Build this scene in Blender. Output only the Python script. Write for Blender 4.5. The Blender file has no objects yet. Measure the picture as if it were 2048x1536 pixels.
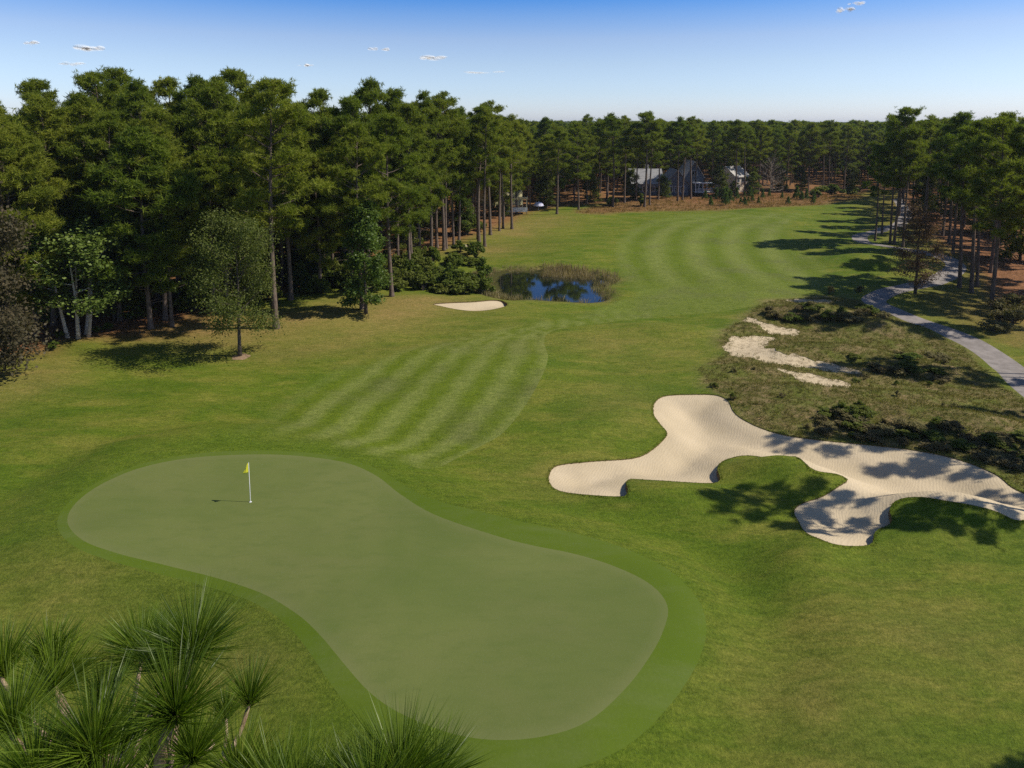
import bpy, math, random
import numpy as np
from mathutils import Vector, Matrix, geometry

# ------------------------------------------------------------------ camera, sky, sun, exposure
sc = bpy.context.scene
COL = sc.collection
CAM_H, PITCH, FPX = 19.9, math.radians(7.0), 1365.0
PY0 = 249.5 + FPX*math.tan(PITCH)                    # row of the optical axis (the lens is shifted down)
cam_d = bpy.data.cameras.new('camera'); cam = bpy.data.objects.new('camera', cam_d); COL.objects.link(cam)
cam.location = (0, 0, CAM_H); cam.rotation_euler = (math.pi/2 - PITCH, 0, 0)
cam_d.sensor_width = 36.0; cam_d.lens = 36.0*FPX/2048.0; cam_d.shift_y = -(768.0-PY0)/2048.0; cam_d.clip_start = 0.05; cam_d.clip_end = 20000
sc.camera = cam

SUN_EL = math.radians(46.0)
SH = np.array([-0.9975, 0.070])                      # the way shadows fall on the ground
world = bpy.data.worlds.new("World"); sc.world = world; world.use_nodes = True
wn, wl = world.node_tree.nodes, world.node_tree.links
wn.clear()
wo = wn.new('ShaderNodeOutputWorld'); bg = wn.new('ShaderNodeBackground'); sky = wn.new('ShaderNodeTexSky')
sky.sky_type = 'NISHITA'; sky.sun_disc = False; sky.sun_elevation = SUN_EL
sky.sun_rotation = math.atan2(-SH[0], -SH[1])
sky.altitude = 50; sky.air_density = 1.0; sky.dust_density = 0.6; sky.ozone_density = 2.0
tc = wn.new('ShaderNodeTexCoord'); sep = wn.new('ShaderNodeSeparateXYZ'); ramp = wn.new('ShaderNodeValToRGB')
mul = wn.new('ShaderNodeMix'); mul.data_type = 'RGBA'; mul.blend_type = 'MULTIPLY'; mul.inputs[0].default_value = 1.0
cr = ramp.color_ramp; cr.interpolation = 'EASE'
cr.interpolation = 'LINEAR'
SK = [(0.0, (1.08, 1.18, 1.65, 1)), (.045, (.92, 1.02, 1.36, 1)), (.085, (.90, .94, 1.16, 1)), (.120, (.83, .86, 1.08, 1)), (.153, (.53, .73, 1.09, 1)), (.178, (.26, .60, 1.10, 1)), (.26, (.28, .42, .72, 1)), (.60, (.42, .47, .55, 1))]
cr.elements[0].position, cr.elements[0].color = SK[0]; cr.elements[1].position, cr.elements[1].color = SK[-1]
for p, c in SK[1:-1]: e = cr.elements.new(p); e.color = c
wl.new(tc.outputs['Generated'], sep.inputs[0]); wl.new(sep.outputs['Z'], ramp.inputs[0])
wl.new(sky.outputs[0], mul.inputs[6]); wl.new(ramp.outputs[0], mul.inputs[7]); wl.new(mul.outputs[2], bg.inputs[0])
bg.inputs[1].default_value = 0.13; wl.new(bg.outputs[0], wo.inputs[0])

sun_d = bpy.data.lights.new('sun', 'SUN'); sun = bpy.data.objects.new('sun', sun_d); COL.objects.link(sun)
sun_d.energy = 4.8; sun_d.angle = math.radians(0.53); sun_d.color = (1.0, 0.93, 0.80)
sd_ = Vector((SH[0]*math.cos(SUN_EL), SH[1]*math.cos(SUN_EL), -math.sin(SUN_EL)))
sun.rotation_euler = sd_.to_track_quat('-Z', 'Y').to_euler(); sun.location = (60, -20, 80)
sc.view_settings.view_transform = 'Standard'; sc.view_settings.look = 'None'
sc.view_settings.exposure = 0.05; sc.view_settings.gamma = 1.0
sc.render.engine = 'CYCLES'
sc.cycles.use_denoising = False
sc.cycles.max_bounces = 6; sc.cycles.diffuse_bounces = 2; sc.cycles.transparent_max_bounces = 8
sc.cycles.volume_bounces = 0; sc.cycles.sample_clamp_indirect = 2.0

R = random.Random(7); rs = np.random.RandomState(7)
LET_X = math.cos(PITCH); LET_S = math.sin(PITCH)

# ------------------------------------------------------------------ where a line of sight meets the ground
def ray(px, py):
    a = (np.asarray(px, float)-1024.0)/FPX; b = (PY0-np.asarray(py, float))/FPX
    return a, LET_X + b*LET_S, -LET_S + b*LET_X            # x, y, z per unit depth
def W0(px, py):
    x, y, z = ray(px, py); t = -CAM_H/z
    return np.stack([x*t, y*t], -1)
def PX(x, y, z):
    d = y*LET_X - (z-CAM_H)*LET_S
    return 1024 + FPX*x/d, PY0 - FPX*(y*LET_S + (z-CAM_H)*LET_X)/d, d

MOUNDS = []
def mound(px, py, h, rx, ry, rot=0):
    c = W0(px, py); MOUNDS.append((c[0], c[1], h, rx, ry, math.radians(rot)))
for m in [(1570,955,1.45,3.4,1.5,-14), (1345,990,.8,4.5,1.5,-4), (1930,1040,1.5,4.2,1.6,-16), (1620,1110,.5,2.6,1.3,30), (1850,1085,.5,3,1.2,0),
          (1200,850,.55,4.5,2.5,20), (1345,670,.9,6,2.4,0), (1640,632,1.3,4.5,1.6,-8), (1760,655,1.1,3.5,1.5,-15), (1560,715,.6,2.5,.9,-8), (1500,660,.5,2,1.2,0), (1600,790,.7,4,1.4,-10), (1830,800,.8,4,1.3,-10), (560,980,.0,1,1,0), (980,900,-.3,5,2.5,0), (300,1230,-.25,5,2,0), (1500,1180,-.35,3,5,0), (1650,1400,.3,3,2,0), (900,700,.3,7,2,20), (700,830,.25,6,2.5,30), (1200,740,-.3,5,3,0),
          (1690,705,.9,5,1.6,-10), (1850,735,.7,5,1.8,-10), (1500,745,.5,4,1.5,-8), (1720,830,.8,8,2.2,-8),
          (1960,868,.9,5,2.0,-12), (1730,530,1.4,8,5,0), (1390,830,-.15,5,4,0), (120,900,.35,9,4,10),
          (420,880,.25,6,2.5,0), (900,600,.35,8,3,0), (1240,590,.5,6,3,0), (650,640,.6,14,5,-5),
          (60,1150,.25,5,3,0), (1650,1250,.3,4,3,0), (1240,500,.7,14,10,0), (1100,1020,.18,4,2,-20)]:
    mound(*m)
_gr = W0(*np.array([(130,1045),(165,995),(260,935),(380,910),(500,903),(620,905),(720,935),(820,995),(940,1052),(1080,1088),(1230,1130),(1310,1165),(1345,1215),(1330,1275),
    (1250,1385),(1150,1462),(1000,1488),(880,1465),(780,1415),(690,1330),(600,1235),(520,1188),(400,1150),(250,1115),(160,1085)], float).T)
def _dist(poly, x, y):
    best = np.full(np.shape(x), 1e9); c = np.zeros(np.shape(x), bool)
    for i in range(len(poly)):
        a = poly[i-1]; b = poly[i]; d = b-a; t = np.clip(((x-a[0])*d[0]+(y-a[1])*d[1])/(d@d), 0, 1)
        best = np.minimum(best, np.hypot(x-a[0]-t*d[0], y-a[1]-t*d[1]))
        if a[1] != b[1]: c ^= ((a[1] > y) != (b[1] > y)) & (x < d[0]*(y-a[1])/d[1]+a[0])
    return np.where(c, best, -best)
def H(x, y):
    x = np.asarray(x, float); y = np.asarray(y, float)
    z = 0.30*np.sin(x*.11+.7)*np.sin(y*.13+.3) + 0.17*np.sin(x*.23+y*.17+2.0)*np.sin(y*.21-x*.05) + .07*np.sin(x*.52+1.1+np.sin(y*.3))*np.sin(y*.47+x*.12)
    z = z*np.clip((y-18)/18, .45, 1)
    g = _dist(_gr, x, y); k = np.clip((g+4.2)/4.4, 0, 1); k = k*k*(3-2*k); z = z*(1-.6*k)+.62*k-.22*np.exp(-((g+4.2)/1.8)**2)
    z = z+k*(.10*np.sin(x*.31+.4)*np.sin(y*.36+1.0)+.012*(y-30))
    for cx, cy, h, rx, ry, a in MOUNDS:
        dx, dy = x-cx, y-cy; u = dx*math.cos(a)+dy*math.sin(a); v = -dx*math.sin(a)+dy*math.cos(a)
        z = z + h*np.exp(-(u/rx)**2-(v/ry)**2)
    t = np.clip((y-500)/1500, 0, 1)
    z = z + 7.5*t*t*(3-2*t)*(1+.25*np.sin(x*.0021+1)+.15*np.sin(x*.0063))
    return z
def W(px, py):
    x, y, z = ray(px, py); h = 0.0
    for _ in range(12):
        t = (h-CAM_H)/z; h = .5*h + .5*H(x*t, y*t)
    t = (h-CAM_H)/z
    return np.stack([x*t, y*t], -1)

# ------------------------------------------------------------------ outlines on the ground
def smooth(pts, per=8, closed=True):
    pts = np.asarray(pts, float); n = len(pts); out = []
    rng = range(n) if closed else range(n-1)
    for i in rng:
        if closed: p0, p1, p2, p3 = pts[i-1], pts[i], pts[(i+1) % n], pts[(i+2) % n]
        else: p0, p1, p2, p3 = pts[max(i-1, 0)], pts[i], pts[i+1], pts[min(i+2, n-1)]
        for k in range(per):
            t = k/per
            out.append(.5*((2*p1)+(-p0+p2)*t+(2*p0-5*p1+4*p2-p3)*t*t+(-p0+3*p1-3*p2+p3)*t**3))
    if not closed: out.append(pts[-1])
    return np.array(out)
def resample(poly, step):
    p = np.vstack([poly, poly[:1]]); d = np.r_[0, np.cumsum(np.hypot(*np.diff(p, axis=0).T))]
    n = max(8, int(d[-1]/step)); s = np.linspace(0, d[-1], n, endpoint=False)
    return np.stack([np.interp(s, d, p[:, 0]), np.interp(s, d, p[:, 1])], -1)
def inside(poly, x, y):
    c = np.zeros(x.shape, bool); n = len(poly)
    for i in range(n):
        x1, y1 = poly[i-1]; x2, y2 = poly[i]
        if y1 == y2: continue
        m = ((y1 > y) != (y2 > y)) & (x < (x2-x1)*(y-y1)/(y2-y1)+x1); c ^= m
    return c
def sdist(poly, x, y):                                     # positive inside
    best = np.full(x.shape, 1e9)
    for i in range(len(poly)):
        a = poly[i-1]; b = poly[i]; d = b-a; L = max(d@d, 1e-9)
        t = np.clip(((x-a[0])*d[0]+(y-a[1])*d[1])/L, 0, 1)
        best = np.minimum(best, np.hypot(x-a[0]-t*d[0], y-a[1]-t*d[1]))
    return np.where(inside(poly, x, y), best, -best)
def ccw(p):
    a = np.sum(p[:, 0]*np.roll(p[:, 1], -1)-np.roll(p[:, 0], -1)*p[:, 1])
    return p if a > 0 else p[::-1]
def PP(l): l = np.array(l, float); return W(l[:, 0], l[:, 1])
def region(l, step): return ccw(resample(smooth(PP(l)), step))

GREEN = region([(135,1045),(150,1008),(200,970),(280,936),(380,916),(500,909),(600,912),(690,925),(750,950),(800,988),(860,1025),(940,1055),
    (1040,1085),(1150,1108),(1230,1133),(1300,1168),(1335,1212),(1325,1265),(1295,1320),(1250,1378),(1180,1440),(1100,1470),(1000,1480),
    (900,1466),(800,1426),(740,1385),(690,1330),(640,1270),(590,1225),(520,1185),(430,1155),(330,1130),(230,1105),(165,1080)], .3)
def offset(poly, d):
    t = np.roll(poly, -2, 0)-np.roll(poly, 2, 0); t /= np.hypot(t[:, 0], t[:, 1])[:, None]
    n = np.stack([t[:, 1], -t[:, 0]], -1); q = poly+n*(d[:, None] if np.ndim(d) else d)
    for _ in range(6): q = .25*np.roll(q, 1, 0)+.5*q+.25*np.roll(q, -1, 0)
    return q
_ctr = GREEN.mean(0); _a = np.arctan2(GREEN[:, 1]-_ctr[1], GREEN[:, 0]-_ctr[0])
FRINGE = ccw(resample(offset(GREEN, .45+1.15*np.exp(-((_a+.1)/1.0)**2)), .35))
BUNKER = region([(1099,948),(1115,931),(1180,923),(1268,916),(1310,895),(1334,868),(1322,850),(1308,830),(1309,806),(1330,792),(1380,789),
    (1430,790),(1455,800),(1468,824),(1500,846),(1560,868),(1640,880),(1740,890),(1840,902),(1920,920),(1990,948),(2025,975),(2075,1000),
    (2110,1030),(2048,1040),(1990,1022),(1900,1003),(1840,994),(1800,998),(1780,1015),(1783,1045),(1752,1062),(1745,1085),(1720,1092),
    (1660,1086),(1620,1070),(1598,1045),(1588,1020),(1608,1005),(1650,990),(1694,962),(1680,950),(1620,935),(1560,920),(1500,911),
    (1455,918),(1435,935),(1438,963),(1380,965),(1300,960),(1262,958),(1252,965),(1256,985),(1240,993),(1180,990),(1120,982),(1100,967)], .3)
SMALL_BUNKER = region([(866,608),(900,605),(950,603),(990,600),(1008,603),(1014,611),(985,619),(950,622),(915,619),(885,613)], .4)
def ragged(p, k):
    t = np.roll(p, -1, 0)-np.roll(p, 1, 0); t /= np.hypot(t[:, 0], t[:, 1])[:, None]; i = np.arange(len(p)); a = .16*np.sin(i*.9+k)+.12*np.sin(i*2.1+k*2)+.14*np.sin(i*.37+k)
    return p+np.stack([t[:, 1], -t[:, 0]], -1)*a[:, None]
WASTE = [ragged(region(l, .35), k_) for k_, l in enumerate((
    [(1487,637),(1502,635),(1540,649),(1592,658),(1600,668),(1560,669),(1520,656)],
    [(1452,690),(1468,674),(1500,671),(1545,674),(1535,688),(1550,700),(1600,713),(1640,720),(1700,735),(1712,747),(1650,742),(1600,733),(1540,725),(1490,716),(1458,708)],
    [(1552,735),(1590,742),(1640,752),(1700,766),(1708,775),(1650,774),(1600,762)],
    [(1572,600),(1610,598),(1660,600),(1655,605),(1600,606)],
    [(900,492),(925,489),(945,490),(935,494),(905,496)]))]
POND = region([(952,556),(985,540),(1040,536),(1100,538),(1160,543),(1195,548),(1216,553),(1222,562),(1192,572),(1212,588),(1180,598),(1120,597),(1060,594),(1010,594),(975,584)], .5)
FAIRWAY = region([(905,921),(960,893),(1010,862),(1050,812),(1080,760),(1096,715),(1088,682),(1105,662),(1180,650),(1300,636),(1450,622),(1560,606),
    (1630,590),(1682,562),(1660,540),(1610,505),(1582,470),(1590,445),(1625,428),(1560,424),(1450,424),(1350,430),(1275,448),(1240,475),
    (1225,510),(1238,550),(1262,585),(1200,612),(1100,632),(960,655),(850,678),(700,712),(600,752),(520,800),(440,860),(430,888),(560,892),(700,905),(800,930),(860,938)], .7)
PATH_C = smooth(PP([(2110,815),(2048,765),(2000,722),(1948,688),(1890,661),(1830,640),(1782,620),(1748,603),(1765,588),(1830,571),(1890,553),(1912,534),
    (1895,518),(1840,503),(1765,491),(1722,481),(1727,469),(1765,459),(1800,447),(1812,430),(1803,410),(1795,398)]), 6, False)
_t = np.gradient(PATH_C, axis=0); _t /= np.hypot(_t[:, 0], _t[:, 1])[:, None]; _n = np.stack([_t[:, 1], -_t[:, 0]], -1)
PATH = ccw(np.vstack([PATH_C+_n*1.25, (PATH_C-_n*1.25)[::-1]]))
NATIVE = region([(1400,735),(1440,715),(1450,700),(1440,672),(1490,640),(1520,610),(1580,598),(1700,598),(1790,632),(1870,668),(1930,700),(1990,760),(2060,800),
    (2300,900),(2300,1080),(2110,1030),(2025,975),(1920,918),(1740,888),(1560,866),(1475,826),(1440,790),(1400,755)], 1.0)
MEADOW = region([(1150,425),(1210,408),(1300,396),(1480,388),(1640,388),(1725,392),(1700,400),(1600,412),(1450,420),(1300,423),(1200,428)], 3.0)
OPEN = ccw(PP([(-900,1500),(-600,900),(-300,765),(-60,722),(90,690),(200,662),(300,648),(420,618),(560,592),(690,570),(800,540),(860,512),(900,492),(960,468),(1010,450),
    (1060,425),(1140,412),(1250,404),(1400,397),(1560,388),(1720,386),(1740,380),(1810,380),(1800,410),(1830,440),(1880,480),(1930,515),(1975,560),(2000,600),(2080,650),(2400,800),(3000,1100),(3200,2200),(-1200,2200)]))

# guide lines that the mower followed, as x of y
def guide(l):
    p = smooth(PP(l), 10, False); o = np.argsort(p[:, 1]); return p[o, 1], p[o, 0]
_gA = guide([(380,895),(430,870),(560,790),(700,715),(850,680),(960,655),(1100,632)])
_gB = guide([(905,922),(1000,870),(1065,790),(1096,715),(1088,680),(1130,655),(1300,640)])
_gC = guide([(1290,605),(1250,560),(1232,515),(1248,475),(1310,445),(1430,425)])
_gD = guide([(1700,570),(1625,520),(1590,480),(1600,455),(1640,428)])
def near_s(x, y):
    a = np.interp(y, *_gA); b = np.interp(y, *_gB); return (x-a)/np.maximum(b-a, 2)
def far_s(x, y):
    a = np.interp(y, *_gC); b = np.interp(y, *_gD); return (x-a)/np.maximum(b-a, 4)

# ------------------------------------------------------------------ one net of triangles for the whole ground, split by outline
pts = []
def grid(x0, x1, y0, y1, s):
    xs = np.arange(x0, x1, s); ys = np.arange(y0, y1, s)
    g = np.stack(np.meshgrid(xs, ys), -1).reshape(-1, 2).astype(float); g += rs.uniform(-.18, .18, g.shape)*s
    return g
bands = [(-38, 44, 12, 48, .45), (-62, 72, 48, 80, .85), (-98, 112, 80, 130, 1.3), (-180, 215, 130, 240, 2.8)]
fine = np.vstack([grid(*b) for b in bands])
def in_bands(g):
    m = np.zeros(len(g), bool)
    for x0, x1, y0, y1, s in bands: m |= (g[:, 0] > x0-.5) & (g[:, 0] < x1) & (g[:, 1] > y0-.5) & (g[:, 1] < y1)
    return m
c1 = grid(-260, 300, -60, 260, 6); c2 = grid(-700, 750, 260, 760, 16)
c3 = grid(-5000, 5000, -400, 5600, 170)
c1 = c1[~in_bands(c1)]
c3 = c3[~((c3[:, 0] > -700) & (c3[:, 0] < 750) & (c3[:, 1] > -60) & (c3[:, 1] < 760))]
PTS = np.vstack([fine, c1, c2, c3])
REG = [('green', GREEN), ('fringe', FRINGE), ('bunker', BUNKER), ('small', SMALL_BUNKER)] + [('waste%d' % i, w) for i, w in enumerate(WASTE)] + \
      [('path', PATH), ('fairway', FAIRWAY)]
keep = np.ones(len(PTS), bool)
for n_, p_ in REG + [('pond', POND)]:
    st = np.hypot(*(p_[1]-p_[0]))
    near = (PTS[:, 0] > p_[:, 0].min()-2) & (PTS[:, 0] < p_[:, 0].max()+2) & (PTS[:, 1] > p_[:, 1].min()-2) & (PTS[:, 1] < p_[:, 1].max()+2)
    ix = np.nonzero(near)[0]; keep[ix[np.abs(sdist(p_, PTS[ix, 0], PTS[ix, 1])) < st*.4]] = False
PTS = PTS[keep]
vl = [Vector(p) for p in PTS.tolist()]; el = []
for n_, p_ in REG + [('pond', POND)]:
    b = len(vl); vl += [Vector(q) for q in p_.tolist()]; el += [(b+i, b+(i+1) % len(p_)) for i in range(len(p_))]
cv, ce, cf, *_ = geometry.delaunay_2d_cdt(vl, el, [], 0, 1e-5)
GV = np.array([tuple(v) for v in cv]); GF = np.array([tuple(f) for f in cf])
cen = GV[GF].mean(1)
owner = np.full(len(GF), -1)
for k in range(len(REG)-1, -1, -1):
    p_ = REG[k][1]; bb = (cen[:, 0] > p_[:, 0].min()) & (cen[:, 0] < p_[:, 0].max()) & (cen[:, 1] > p_[:, 1].min()) & (cen[:, 1] < p_[:, 1].max())
    ix = np.nonzero(bb)[0]; owner[ix[inside(p_, cen[ix, 0], cen[ix, 1])]] = k
X, Y = GV[:, 0], GV[:, 1]
sdP = sdist(POND, X, Y); sdG = sdist(GREEN, X, Y); sdF = sdist(FAIRWAY, X, Y); sdN = sdist(NATIVE, X, Y); sdM = sdist(MEADOW, X, Y)
sdO = sdist(OPEN, X, Y)
POND_C = POND.mean(0); POND_Z = float(H(POND_C[0], POND_C[1]))-.45
def ss(a, b, v): t = np.clip((v-a)/(b-a), 0, 1); return t*t*(3-2*t)
def groundz(x, y, sp): 
    z = H(x, y); k = ss(-1.6, .5, sp); return z*(1-k)+(POND_Z-.02-.3*ss(0, 2, sp))*k
GZ = groundz(X, Y, sdP)
def Hp(x, y):
    x = np.atleast_1d(np.asarray(x, float)); y = np.atleast_1d(np.asarray(y, float)); return groundz(x, y, sdist(POND, x, y))
def blob(px, py, rx, ry): c = W(px, py); return np.exp(-((X-c[0])/rx)**2-((Y-c[1])/ry)**2)
n1 = .5+.5*np.sin(X*.35+np.sin(Y*.27)*1.7)*np.sin(Y*.41+np.sin(X*.19)*2)
dry = .85*blob(640, 640, 13, 5.5)+.9*blob(830, 605, 9, 4)+.6*blob(420, 650, 6, 4)+.8*blob(1010, 465, 8, 12)+.75*blob(950, 500, 9, 6)+.6*blob(20, 760, 5, 5)\
    + .5*blob(560, 700, 9, 3)+.35*blob(150, 1210, 4, 3)+.35*blob(480, 1330, 2.5, 2)+.3*blob(1250, 690, 8, 4)+.4*blob(1960, 640, 14, 9)+.5*blob(1100, 440, 8, 10)\
    + .35*blob(1600, 1400, 3, 3)+.3*blob(1850, 1250, 4, 3)+.3*blob(1150, 950, 4, 2)+.25*blob(1250, 800, 4, 4)
dry = np.clip(dry*(.7+.5*n1), 0, 1)
straw = np.clip(ss(2.5, -3.0, sdO), 0, 1)*(Y > 35)*(.85+.15*n1)
rw = (X > 45) & (Y > 60) & (Y < 260)
straw = np.clip(straw+.65*blob(350, 640, 5, 3)+.7*blob(230, 668, 7, 2.2)+.7*blob(60, 700, 3, 2)+rw*.35*ss(-14, -2, -np.abs(sdO)), 0, 1)
straw = np.clip(straw+.75*ss(-2, 3, sdM), 0, 1)
native = ss(-1.2, .8, sdN+(n1-.5)*1.5)
native = np.maximum(native, .9*ss(-2, 3, sdM))
native = np.maximum(native, .8*ss(-2.6, -.2, sdP)*(1-ss(0, 1, sdP)))
mud = ss(-.8, .4, sdP)
sn = near_s(X, Y); sf = far_s(X, Y); 
stripe = np.where(Y < 76, np.clip(np.sin(np.pi*(sn*13-.5))*1.7, -1, 1), np.sin(np.pi*(sf*9.5+.5)))
stripe_amt = np.where(Y < 76, ss(-.28, .02, sn)*ss(75, 66, Y)*ss(36.2, 38.8, Y), ss(78, 90, Y)*ss(188, 165, Y)*ss(-.05, .08, sf)*ss(1.08, .9, sf))
stripe = stripe*stripe_amt
w = np.where(Y < 76, .05+6*(1-ss(.0, .75, sn)), 1.5+2*ss(150, 170, Y)); w = w + 1.2*ss(40, 37.5, Y)*(sn < .85)
fwb = ss(0, 1, (np.maximum(sdF, 0)+.055)/np.maximum(w, .05))
gz_attr = {'ge': np.clip(sdG, 0, 9), 'dry': dry, 'straw': straw, 'native': native, 'mud': mud, 'stripe': stripe, 'fw': fwb, 'gd': np.clip(-sdG, 0, 40)}

# ------------------------------------------------------------------ materials
def mat(name):
    m = bpy.data.materials.new(name); m.use_nodes = True; n = m.node_tree.nodes; n.clear()
    o = n.new('ShaderNodeOutputMaterial'); b = n.new('ShaderNodeBsdfPrincipled'); m.node_tree.links.new(b.outputs[0], o.inputs[0])
    b.inputs['Specular IOR Level'].default_value = .25
    return m, n, m.node_tree.links, b, o
def noise(n, l, scale, detail=4, vec=None, rough=.55, dist=0):
    t = n.new('ShaderNodeTexNoise'); t.inputs['Scale'].default_value = scale; t.inputs['Detail'].default_value = detail
    t.inputs['Roughness'].default_value = rough; t.inputs['Distortion'].default_value = dist
    if vec is not None: l.new(vec, t.inputs['Vector'])
    return t.outputs['Fac']
def remap(n, l, v, a, b, c=0.0, d=1.0):
    m = n.new('ShaderNodeMapRange'); m.inputs[1].default_value = a; m.inputs[2].default_value = b; m.inputs[3].default_value = c; m.inputs[4].default_value = d
    l.new(v, m.inputs[0]); return m.outputs[0]
def mixc(n, l, f, a, b, mode='MIX'):
    m = n.new('ShaderNodeMix'); m.data_type = 'RGBA'; m.blend_type = mode
    for s, v in ((0, f), (6, a), (7, b)):
        if hasattr(v, 'links'): l.new(v, m.inputs[s])
        else: m.inputs[s].default_value = v if s == 0 else (*v, 1)
    return m.outputs[2]
def math_(n, l, op, a, b=0.0):
    m = n.new('ShaderNodeMath'); m.operation = op
    for i, v in enumerate((a, b)):
        if hasattr(v, 'links'): l.new(v, m.inputs[i])
        else: m.inputs[i].default_value = v
    return m.outputs[0]
def attr(n, name): a = n.new('ShaderNodeAttribute'); a.attribute_name = name; return a.outputs['Fac']
def bump(n, l, h, strength, dist, b):
    k = n.new('ShaderNodeBump'); k.inputs['Strength'].default_value = strength; k.inputs['Distance'].default_value = dist
    l.new(h, k.inputs['Height']); l.new(k.outputs[0], b.inputs['Normal'])
def pos(n): return n.new('ShaderNodeNewGeometry').outputs['Position']

def turf_material(name, kind):
    m, n, l, b, o = mat(name); P = pos(n)
    st = n.new('ShaderNodeMapping'); st.inputs['Scale'].default_value = (.45, 1.2, 1); st.inputs['Rotation'].default_value = (0, 0, -.15); l.new(P, st.inputs[0])
    big = noise(n, l, .09, 4, P, .6, .6); med = noise(n, l, .5, 5, st.outputs[0], .65, .4); fine_ = noise(n, l, 9, 5, P, .75); blade = noise(n, l, 38, 3, P, .8)
    if kind == 'green':
        c = mixc(n, l, remap(n, l, big, .38, .62), (.100, .134, .031), (.138, .162, .046))
        c = mixc(n, l, remap(n, l, med, .42, .70, 0, .35), c, (.150, .154, .058))
        c = mixc(n, l, remap(n, l, noise(n, l, 1.7, 4, st.outputs[0], .7), .48, .68, 0, .55), c, (.098, .130, .032))
        c = mixc(n, l, remap(n, l, fine_, .35, .8, 0, .25), c, (.085, .115, .028))
        c = mixc(n, l, remap(n, l, blade, .45, .7, 0, .35), c, (.155, .175, .06))
        e_ = attr(n, 'ge'); c = mixc(n, l, remap(n, l, e_, .0, .5, .35, 0), c, (.165, .175, .07))
        bump(n, l, fine_, .4, .02, b)
    elif kind == 'fringe':
        c = mixc(n, l, remap(n, l, big, .35, .65), (.080, .126, .009), (.096, .138, .013))
        c = mixc(n, l, remap(n, l, med, .45, .75, 0, .5), c, (.128, .155, .05))
        c = mixc(n, l, remap(n, l, fine_, .4, .8, 0, .45), c, (.06, .095, .010))
        bump(n, l, fine_, .4, .02, b)
    else:
        c = mixc(n, l, remap(n, l, big, .32, .68), (.084, .134, .008), (.128, .170, .014))
        c = mixc(n, l, remap(n, l, med, .42, .66, 0, .8), c, (.190, .192, .030))
        c = mixc(n, l, remap(n, l, noise(n, l, .22, 4, st.outputs[0], .6, .5), .48, .66, 0, .85), c, (.070, .124, .006))
        # lusher grass close around the green
        g = attr(n, 'gd'); ring = remap(n, l, g, 0.8, 5.5, 1, 0); c = mixc(n, l, math_(n, l, 'MULTIPLY', ring, .75), c, (.080, .130, .008))
        # mown fairway with its stripes
        s = attr(n, 'stripe'); f = mixc(n, l, remap(n, l, math_(n, l, 'ADD', s, math_(n, l, 'MULTIPLY', math_(n, l, 'SUBTRACT', med, .5), 1.3)), -.95, .95), (.104, .150, .009), (.164, .202, .040))
        f = mixc(n, l, remap(n, l, noise(n, l, .16, 3, P, .6, .3), .5, .75, 0, .55), f, (.115, .125, .045))
        c = mixc(n, l, attr(n, 'fw'), c, f)
        d = math_(n, l, 'MULTIPLY', attr(n, 'dry'), remap(n, l, med, .2, .6, .55, 1.0)); c = mixc(n, l, d, c, (.250, .185, .060))
        nv = mixc(n, l, remap(n, l, noise(n, l, 1.3, 6, P, .7), .38, .62), (.105, .108, .022), (.235, .180, .082))
        nv = mixc(n, l, remap(n, l, noise(n, l, .35, 4, P, .6), .45, .62, 0, .75), nv, (.115, .145, .020))
        c = mixc(n, l, attr(n, 'native'), c, nv)
        sw = mixc(n, l, remap(n, l, noise(n, l, 2.2, 6, P, .7), .35, .65), (.13, .060, .025), (.31, .155, .070))
        c = mixc(n, l, attr(n, 'straw'), c, sw)
        c = mixc(n, l, attr(n, 'mud'), c, (.045, .040, .018))
        c = mixc(n, l, remap(n, l, noise(n, l, 2.6, 6, st.outputs[0], .8), .47, .64, 0, .7), c, mixc(n, l, 1.0, c, (.55, .62, .40), 'MULTIPLY'))
        c = mixc(n, l, remap(n, l, noise(n, l, 4.0, 5, st.outputs[0], .8), .44, .66, 0, .8), c, mixc(n, l, 1.0, c, (1.45, 1.3, 1.6), 'MULTIPLY'))
        gr = noise(n, l, 6.5, 4, P, .9); c = mixc(n, l, remap(n, l, gr, .50, .66, 0, .55), c, mixc(n, l, 1.0, c, (1.7, 1.55, 1.7), 'MULTIPLY')); c = mixc(n, l, remap(n, l, gr, .50, .36, 0, .6), c, mixc(n, l, 1.0, c, (.50, .55, .45), 'MULTIPLY'))
        h = math_(n, l, 'ADD', fine_, math_(n, l, 'MULTIPLY', blade, .5)); bump(n, l, h, .9, .07, b)
    l.new(c, b.inputs['Base Color']); b.inputs['Roughness'].default_value = .8; b.inputs['Specular IOR Level'].default_value = .12
    return m
M = {}
M['turf'] = turf_material('turf', 'rough'); M['green'] = turf_material('putting_turf', 'green'); M['fringe'] = turf_material('fringe_turf', 'fringe')
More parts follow.
